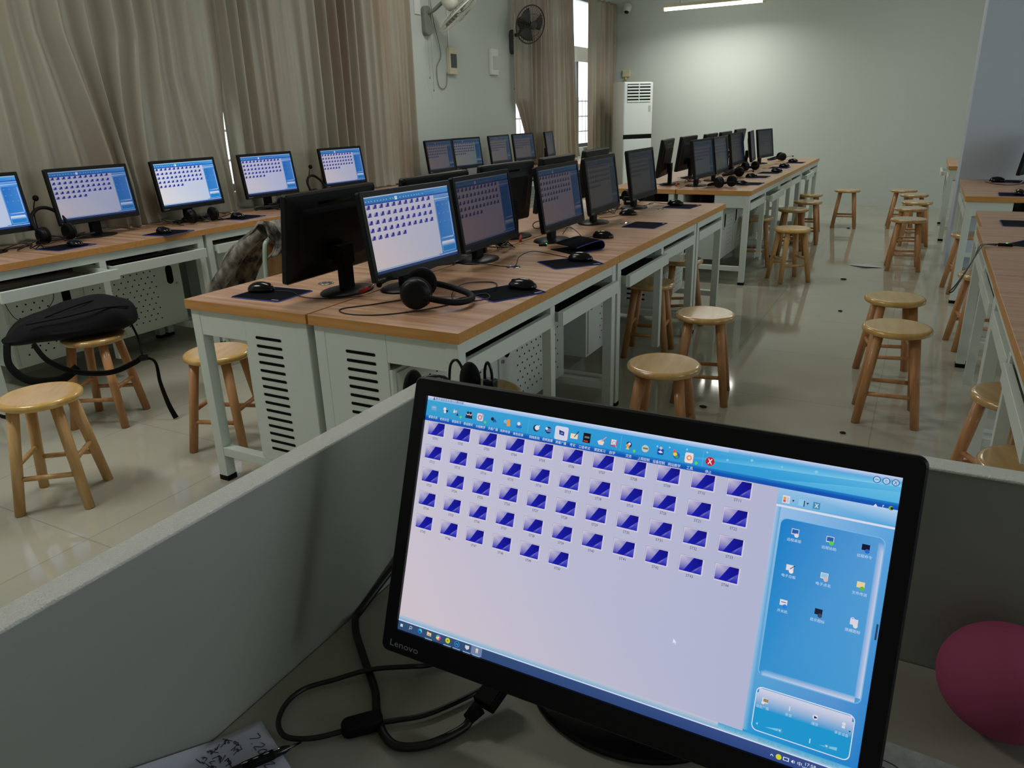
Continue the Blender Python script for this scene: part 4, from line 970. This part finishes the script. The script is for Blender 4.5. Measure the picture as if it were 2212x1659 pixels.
strap([(.25, -.21, -.11), (.30, -.22, -.14), (.305, -.22, -.25), (.32, -.24, -.36), (.34, -.25, -.435)], lambda t: .002+.004*t, 2.2)
strap([(.24, -.08, .05), (.26, -.12, -.04), (.255, -.18, -.10)], .003, 2.2)
MB().box(.235, .275, -.225, -.205, -.125, -.095, M_['blkgloss']).build('buckle', r, bevel=.003)

# ------------------------------------------------------------------ chair with jacket
r = thing('school_chair', 'plywood chair with pale green tube frame behind the near monitor back', 'chair', (-3.35, 3.14, 0), 0)
# chair faces -X (towards the curtain row); backrest on +X side
f = MB()
for sy in (-1, 1):
    y = .19*sy
    f.tube([(.20, y, .012), (.20, y, .40), (.205, y, .60), (.225, y, .735), (.23, y*.93, .765)], .0125, M_['tube'], 10, 4)
    f.tube([(-.19, y, .012), (-.18, y, .40), (-.14, y, .425), (.20, y, .415)], .0125, M_['tube'], 10, 4)
f.tube([(.23, -.177, .765), (.23, -.10, .79), (.23, .10, .79), (.23, .177, .765)], .0125, M_['tube'], 10, 4)
f.tube([(.2, -.19, .2), (.2, .19, .2)], .009, M_['tube'], 8, 1); f.tube([(-.185, -.19, .2), (-.185, .19, .2)], .009, M_['tube'], 8, 1)
f.build('tube_frame', r)
MB().box(-.20, .18, -.185, .185, .430, .445, M_['ply']).build('seat', r, bevel=.006)
b = MB(); vs = []; fs = []
for j in range(7):
    for i in range(9):
        y = -.175+.35*i/8; zz = .56+.19*j/6; x = .195+.03*(zz-.56)/.19*1.0-.02*(1-(y/.175)**2)+.012
        vs.append((x, y, zz))
for j in range(6):
    for i in range(8): fs.append((j*9+i, j*9+i+1, (j+1)*9+i+1, (j+1)*9+i))
o = b.add(vs, fs, M_['ply'], True).build('backrest', r); so = o.modifiers.new('t', 'SOLIDIFY'); so.thickness = .010
# jacket hung over the back corner
b = MB(); vs = []; fs = []; nx, nz = 26, 30
for j in range(nz+1):
    t = j/nz          # 0 front bottom .. over the top .. outside bottom
    for i in range(nx+1):
        s_ = i/nx; y = -.20+.26*s_+.06*(1-t)*s_
        if t < .42: q_ = t/.42; zz = .42+(.83-.42)*q_**.8; x = -.26+.43*q_-.05*math.sin(q_*PI)
        elif t < .55: a = (t-.42)/.13*PI; zz = .83+.035*math.sin(a); x = .215-.045*math.cos(a)
        else: k = (t-.55)/.45; zz = .83-.16*k*(1-.5*s_); x = .262+.02*math.sin(k*2.5)
        fo = .022*math.sin(s_*19+t*5)+.012*math.sin(s_*41+t*9)
        w_ = 1+.25*math.sin(t*PI*2)
        vs.append((x+fo, (y+.085)*w_-.085+.012*math.sin(t*17+s_*7), zz+.012*math.sin(s_*13)))
for j in range(nz):
    for i in range(nx): fs.append((j*(nx+1)+i, j*(nx+1)+i+1, (j+1)*(nx+1)+i+1, (j+1)*(nx+1)+i))
jr = thing('jacket', 'grey camouflage jacket hung over the chair back beside the curtain row', 'jacket', (-3.35, 3.14, 0), 0)
o = b.add(vs, fs, M_['jacket'], True).build('jacket_body', jr); so = o.modifiers.new('t', 'SOLIDIFY'); so.thickness = .006
MB().tube([(.17, -.14, .82), (.06, -.20, .72), (-.06, -.24, .58), (-.17, -.25, .46), (-.24, -.20, .38)], lambda t: .055+.01*t, M_['jacket'], 12, 6, flat=.7).build('sleeve', jr)

# ------------------------------------------------------------------ wall fans, boxes, cords, air conditioner, camera, lamp
def fan(label, y, zb, head, axis, body, wire, R=.205, cords=True):
    r = thing('wall_fan', label, 'fan', (XL, y, zb), 0, 'wall fans')
    hp = Vector(head)-Vector((XL, y, zb)); ax = Vector(axis).normalized(); T = Matrix.Translation(hp) @ ax.to_track_quat('Z', 'Y').to_matrix().to_4x4()
    MB().prism(rrect(.115, .27, .05, 6), 0, .055, M_[body], Matrix.Rotation(PI/2, 4, 'Y') @ Matrix.Rotation(PI/2, 4, 'Z')).build('wall_bracket', r, bevel=.01)
    MB().tube([(.05, 0, .07), (.12, .0, .09), (hp-ax*.16)*.8+Vector((.02, 0, .02)), hp-ax*.13], .018, M_[body], 10).build('arm', r)
    MB().lathe([(.03, -.20), (.06, -.19), (.072, -.15), (.072, -.09), (.05, -.05)], M_[wire], 28, T).build('motor_housing', r)
    c = MB()
    for k in range(36):
        a = 2*PI*k/36; e = []
        for (rr, zz) in ((.045, .062), (.12, .052), (R-.02, .03), (R, 0), (R-.02, -.025), (.12, -.045), (.06, -.05)):
            e.append(T @ Vector((rr*math.cos(a), rr*math.sin(a), zz)))
        c.tube(e, .0016, M_[wire], 4, 1)
    c.tube([T @ Vector((R*math.cos(2*PI*k/32), R*math.sin(2*PI*k/32), 0)) for k in range(32)], .007, M_[wire], 8, 1, closed=True)
    c.tube([T @ Vector((.12*math.cos(2*PI*k/32), .12*math.sin(2*PI*k/32), .052)) for k in range(32)], .002, M_[wire], 4, 1, closed=True)
    c.lathe([(.045, .060), (.045, .066), (.02, .070)], M_[wire], 24, T)
    c.build('cage', r)
    for k in range(3):
        vs = []; fs = []
        for i in range(7):
            rr = .03+.145*i/6
            for j in range(6):
                a = 2*PI*k/3+(j/5-.5)*(1.35-.2*i/6)+.25*i/6
                vs.append((rr*math.cos(a), rr*math.sin(a), .018*(j/5-.5)*2))
        for i in range(6):
            for j in range(5): fs.append((i*6+j, i*6+j+1, (i+1)*6+j+1, (i+1)*6+j))
        o = MB().add(vs, fs, M_['fangrey'] if body == 'fangrey' else M_[body], True, T).build('blade', r); so = o.modifiers.new('t', 'SOLIDIFY'); so.thickness = .002
    if cords:
        for (dy, L) in ((-.03, .40), (.03, .52)):
            MB().tube([(.045, dy, -.12), (.045, dy, -.12-L)], .0012, M_['fangrey'], 5, 1).ell((.045, dy, -.125-L), (.006, .006, .012), M_['fangrey'], 8, 6).build('pull_cord', r)
    return r
fan('grey wall fan tilted downward, upper left of the white wall pier', 6.83, 2.28, (-4.22, 6.87, 2.33), (.56, .36, -.80), 'fangrey', 'fanwire', R=.25)
fan('backlit wall fan at the pier edge, before the far curtain', 8.66, 2.20, (-4.28, 8.55, 2.36), (.80, -.40, -.22), 'fanbacklit', 'fanbacklit')
tag(MB().tube([(XL+.03, 6.87, 3.29), (XL+.03, 6.90, 2.6), (XL+.04, 6.93, 2.3), (XL+.012, 7.08, 2.0), (XL+.012, 6.99, 1.86), (XL+.012, 7.0, 1.70), (XL+.012, 7.08, 1.655), (XL+.012, 7.16, 1.70), (XL+.012, 7.18, 1.82)], .004, M_['fangrey'], 8).build('fan_cable'), 'grey cable drooping in a loop from the first fan to the breaker box', 'cable')
tag(MB().tube([(XL+.01, 7.24, 2.06), (XL+.01, 7.24, 2.5), (XL+.01, 7.22, 3.29)], .007, M_['white'], 8).build('cable_conduit'), 'thin conduit rising from the breaker box', 'conduit')
r = thing('breaker_box', 'cream breaker box with dark window on the white wall pier', 'breaker box', (XL, 7.27, 1.93), 0)
MB().box(.001, .045, -.075, .075, -.13, .13, M_['cream']).build('housing', r, bevel=.005); MB().box(.045, .052, -.055, .055, -.065, .07, M_['smoke']).build('window_cover', r, bevel=.003)
r = thing('switch_box', 'whitish distribution box with grey cover, between the two wall fans', 'switch box', (XL, 8.18, 1.96), 0)
MB().box(.001, .04, -.08, .08, -.14, .14, M_['white']).build('housing', r, bevel=.005); MB().box(.04, .047, -.05, .06, -.08, .06, M_['wall']).build('window_cover', r, bevel=.003)
tag(MB().box(XL+.001, XL+.012, 6.66, 6.76, 2.33, 2.46, M_['white']).build('wall_plate', bevel=.003), 'small pale wall plate left of the first fan', 'wall plate')

r = thing('air_conditioner', 'tall white floor-standing air conditioner in the back corner', 'air conditioner', (-4.02, 11.42, 0), math.radians(52))
H = 1.785; w2, d2 = .245, .17
MB().box(-w2, w2, -d2+.03, d2, 0.0, H, M_['acside']).build('body', r, bevel=.012)
p = MB().box(-w2, w2, -d2, -d2+.03, .03, .985, M_['acwhite']).box(-w2, w2, -d2, -d2+.03, 1.045, H-.01, M_['acwhite'])
p.build('front_panel', r, bevel=.008)
MB().box(-w2+.002, w2-.002, -d2+.004, -d2+.028, 0.98, 1.05, M_['blkgloss']).build('black_band', r)
g = MB(); g.box(-.20, .20, -d2-.001, -d2+.001, 1.50, 1.755, M_['dark'])
for i in range(6): g.box(-.20, .20, -d2-.008, -d2-.001, 1.505+i*.043, 1.527+i*.043, M_['acwhite'])
g.box(-.006, .006, -d2-.009, -d2-.001, 1.50, 1.755, M_['acwhite']); g.build('air_grille', r)
MB().box(.17, .21, -d2-.002, -d2, 1.36, 1.45, M_['silver']).build('sticker', r)
r = thing('junction_box', 'small junction box with yellow plug above the air conditioner', 'junction box', (-4.35, YB, 1.93), 0)
MB().box(-.06, .06, -.03, -.001, -.04, .06, M_['cream']).build('housing', r, bevel=.003); MB().cyl((0, -.03, -.05), (0, -.05, -.09), .016, .014, mat('yellow_plastic', rgb(200, 180, 60), .5), 12).build('plug', r)
r = thing('dome_camera', 'white security camera with dark lens in the upper back corner', 'camera', (-4.33, YB, 2.84), 0)
MB().cyl((0, -.001, .03), (0, -.10, .03), .05, .055, M_['white'], 24).build('mount', r)
MB().ell((0, -.10, .0), (.058, .058, .055), M_['white'], 20, 12).build('housing', r); MB().ell((0, -.12, -.035), (.036, .036, .032), M_['blkgloss'], 16, 10).build('lens_dome', r)
r = thing('strip_light', 'lit fluorescent strip light at the top of the back wall', 'lamp', (-2.83, 11.15, 2.70), 0)
MB().box(-.68, .68, -.045, .05, .012, .05, M_['cream']).build('reflector', r, bevel=.004)
MB().cyl((-.66, -.01, -.012), (.66, -.01, -.012), .016, .016, M_['tubeglow'], 16).build('tube', r)
MB().cyl((-.70, -.01, -.012), (-.66, -.01, -.012), .018, .018, M_['cream'], 12).build('tube_cap', r); MB().cyl((.66, -.01, -.012), (.70, -.01, -.012), .018, .018, M_['cream'], 12).build('tube_cap', r)
MB().cyl((-.45, 0, .05), (-.45, 0, .6), .006, .006, M_['cream'], 8).cyl((.45, 0, .05), (.45, 0, .6), .006, .006, M_['cream'], 8).build('hanging_rod', r)
area('strip_light_glow', (-2.83, 11.16, 2.668), (0, .06, -1), 1.3, .05, 24, (1, 1, .95), 2.75)

# ------------------------------------------------------------------ floor litter
o = MB(); vs = [(-.50, 7.40, .002), (-.36, 7.30, .012), (-.20, 7.36, .003), (-.33, 7.46, .010)]
tag(o.add(vs, [(0, 1, 3), (1, 2, 3)], M_['paper']).build('paper_scrap'), 'crumpled white paper scrap on the aisle floor', 'paper')
for (x, y, s_, lb) in ((-.472, 6.73, .026, 'small dark bit of litter in the middle of the far aisle'), (-.389, 5.61, .016, 'thin dark scrap on the floor of the aisle'), (-.70, 9.72, .02, 'dark speck by the foot of the lone stool'),
                       (-.57, 3.05, .012, 'tiny litter speck on the floor left of the right-hand stools'), (-.16, 3.36, .014, 'dark speck at the front stool foot'), (-.80, 3.42, .02, 'dark crumb behind the gleaming stools')):
    tag(MB().ell((x, y, .005), (s_, s_*.5, .006), M_['dust'], 10, 6).build('litter'), lb, 'litter', 'bits of litter on the floor')

# ------------------------------------------------------------------ teacher desk
r = thing('teacher_desk', 'grey partitioned teacher desk in the foreground, textured metal trim on top', 'desk', (0, .4, 0), 0)
PX0, PX1, PY0, PY1 = -.640, -.607, .867, .898
MB().box(PX1, 1.6, -.25, PY0-.4, .715, .74, M_['desk']).build('worktop', r, bevel=.002)
for (nm, bx) in (('partition_panel', (PX0, PX1, -.75, PY1-.4)), ('partition_panel', (PX1, 1.6, PY0-.4, PY1-.4))):
    x0, x1, y0, y1 = bx
    q = MB().box(x0+.001, x1-.001 if nm and x1 < 0 else x1, y0+.001, y1-.001, .0, .996, M_['part']).build(nm, r)
    MB().box(x0, x1, y0, y1, .996, 1.0, M_['parttop']).build('metal_trim', q, bevel=.0015)
# desk cables
zc = .746
A = [(-.66+.06, .735), (-.603, .661), (-.587, .619), (-.537, .574), (-.489, .535), (-.464, .507), (-.436, .484), (-.411, .479), (-.384, .497), (-.364, .531)]
r = thing('display_cable', 'thick black display cable curving over the desk to a plug under the monitor', 'cable')
MB().tube([(-.55, .83, zc+.10), (-.585, .80, zc+.06)]+[(x, y, zc) for x, y in A[1:]]+[(-.362, .545, zc+.006)], .0048, M_['cable'], 10).build('cord', r)
MB().cyl((-.363, .540, zc+.005), (-.358, .556, zc+.010), .007, .009, M_['rubber'], 12).build('strain_relief', r)
b = MB(); T = Matrix.Translation((-.350, .580, zc+.020)) @ Vector((.16, .95, .32)).to_track_quat('Y', 'Z').to_matrix().to_4x4()
b.box(-.013, .013, -.024, .024, -.008, .008, M_['blkmatte'], T); b.build('plug', r, bevel=.002)
B = [(-.42, .63), (-.454, .596), (-.47, .578), (-.509, .553), (-.543, .524), (-.564, .498), (-.567, .472), (-.556, .447), (-.537, .434), (-.519, .436), (-.498, .449), (-.478, .470)]
r = thing('headset_cable', 'thin black headset cable forming a loop with an inline control box', 'cable')
MB().tube([(x, y, zc+.001+(.006 if i in (2, 3) else 0)) for i, (x, y) in enumerate(B)], .0030, M_['cable'], 10).build('cord', r)
MB().tube([(-.455, .494, zc), (-.439, .506, zc), (-.412, .529, zc), (-.387, .568, zc), (-.373, .597, zc), (-.35, .65, zc)], .0030, M_['cable'], 10).build('cord', r)
d = Vector((-.451+.478, .497-.468, 0)); T = Matrix.Translation((-.4655, .483, zc+.003)) @ d.to_track_quat('X', 'Z').to_matrix().to_4x4()
MB().prism(rrect(.046, .021, .0095, 6), -.007, .008, M_['blkmatte'], T).build('control_box', r, bevel=.003)
# draped headset on the partition
r = thing('headset', 'black wire-band headset hanging over the partition behind the foreground monitor', 'headphones', (-.55, .882, 1.0), 0)
MB().ell((.000, -.003, .012), (.017, .013, .029), M_['rubber'], 20, 14).build('ear_pad', r)
MB().ell((-.105, -.002, -.018), (.013, .022, .032), M_['rubber'], 20, 14).build('ear_pad', r)
MB().tube([(-.040, .0, -.01), (-.036, 0, .028), (-.026, 0, .040), (-.016, -.002, .034), (-.010, -.004, .020)], .0022, M_['blkgloss'], 8).build('wire_yoke', r)
MB().tube([(.024, .0, .0), (.024, 0, .030), (.029, 0, .043), (.035, 0, .030), (.036, 0, .0)], .0022, M_['blkgloss'], 8).build('wire_yoke', r)
MB().box(.024, .042, -.009, .007, .0, .019, M_['blk']).build('band_slider', r, bevel=.003)
MB().tube([(-.04, .004, .0), (-.06, .010, .006), (-.09, .008, .0), (-.105, .0, -.01)], .003, M_['blkgloss'], 8).build('headband', r)
# paper, pen
r = thing('paper_sheet', 'white paper with handwritten notes at the lower left of the desk', 'paper', (-.579, .442, .7412), 0)
e1 = Vector((.917, -.399, 0)); e2 = Vector((-.466, -.885, 0))
def PP(a, b_, h=0):
    q = e1*a+e2*b_; z_ = .001+h; lim = -.603+.579
    if q.x < lim: z_ += (lim-q.x); q.x = lim+h
    return (q.x, q.y, z_)
n_ = 16; vs = []; fs = []
for j in range(n_+1):
    for i in range(n_+1): vs.append(PP(.148*i/n_, .21*j/n_))
for j in range(n_):
    for i in range(n_): fs.append((j*(n_+1)+i, j*(n_+1)+i+1, (j+1)*(n_+1)+i+1, (j+1)*(n_+1)+i))
o = MB().add(vs, fs, M_['paper'], True).build('sheet', r); so = o.modifiers.new('t', 'SOLIDIFY'); so.thickness = .0003
b = MB(); rnd = random.Random(12)
def stroke(pts): b.tube([PP(x, y, .0005) for x, y in pts], .00035, M_['ink'], 5, 4)
stroke([(.018, .010), (.026, .010), (.021, .020)]); stroke([(.029, .020), (.030, .021)])
stroke([(.034, .012), (.039, .010), (.040, .014), (.035, .020), (.041, .020)]); stroke([(.044, .014), (.048, .011), (.049, .018), (.044, .019), (.044, .014)])
stroke([(.052, .020), (.053, .021)]); stroke([(.056, .013), (.061, .011), (.057, .020), (.063, .020)]); stroke([(.066, .013), (.071, .011), (.067, .020), (.073, .020)])
for (cx, cy) in ((.012, .040), (.022, .036), (.033, .033), (.016, .056), (.029, .052), (.040, .048), (.052, .045), (.020, .070), (.036, .066), (.049, .062)):
    for k in range(5):
        x, y = cx+rnd.uniform(-.004, .004), cy+rnd.uniform(-.004, .004)
        stroke([(x, y), (x+rnd.uniform(-.006, .006), y+rnd.uniform(-.003, .003)), (x+rnd.uniform(-.006, .006), y+rnd.uniform(-.006, .006))])
b.build('handwriting', r)
r = thing('pen', 'black ballpoint pen lying across the handwritten paper', 'pen', (-.510, .434, .748), 0)
d = Vector((-.030, -.056, .003)).normalized(); T = d.to_track_quat('Z', 'Y').to_matrix().to_4x4()
MB().lathe([(.0008, .0), (.0022, .012), (.0042, .018), (.0050, .030), (.0050, .125), (.0040, .130)], M_['blkgloss'], 20, T).build('barrel', r)
MB().lathe([(.0054, .030), (.0054, .062)], M_['rubber'], 20, T).build('grip', r)
MB().lathe([(.0004, -.002), (.0010, .002), (.0023, .0125)], M_['chrome'], 12, T).build('tip', r)
b = MB()
for k in range(4): b.ell((0, .0047, .026+.011*k), (.0012, .0012, .004), M_['chrome'], 8, 6, T=T)
b.build('metal_inlay', r)
# balloon
r = thing('balloon', 'small pink balloon resting on the teacher desk at the right edge', 'balloon', (.151, .795, .74), 0)
def bf(p): return Vector((p.x, p.y, p.z)) if p.z > 0 else Vector((p.x*(1-.10*(p.z/.07)**2), p.y*(1-.10*(p.z/.07)**2), p.z))
Tb = Matrix.Translation((0, 0, .062)) @ Matrix.Rotation(-1.85, 4, (.1, 1, .2))
MB().ell((0, 0, 0), (.061, .061, .066), M_['pink'], 40, 28, T=Tb, fn=bf).build('balloon_skin', r)
MB().lathe([(.007, -.080), (.003, -.073), (.004, -.068)], M_['pink'], 14, Tb).build('knot', r)
# patterned card
r = thing('patterned_card', 'grey card with round line pattern under the foreground monitor, lower right', 'card', (.10, .655, .7405), math.radians(-4))
MB().box(-.09, .13, -.085, .062, 0, .0015, M_['card']).build('sheet', r)
b = MB()
for (cx, cy, rr) in ((-.055, .005, .028), (-.055, .005, .018), (-.055, .005, .007), (-.02, -.045, .02)):
    b.tube([(cx+rr*math.cos(2*PI*k/24), cy+rr*math.sin(2*PI*k/24), .0016) for k in range(24)], .0006, M_['ink'], 5, 1, closed=True)
b.box(-.004, .045, -.03, .035, .0015, .0018, M_['dark']); b.build('printed_pattern', r)
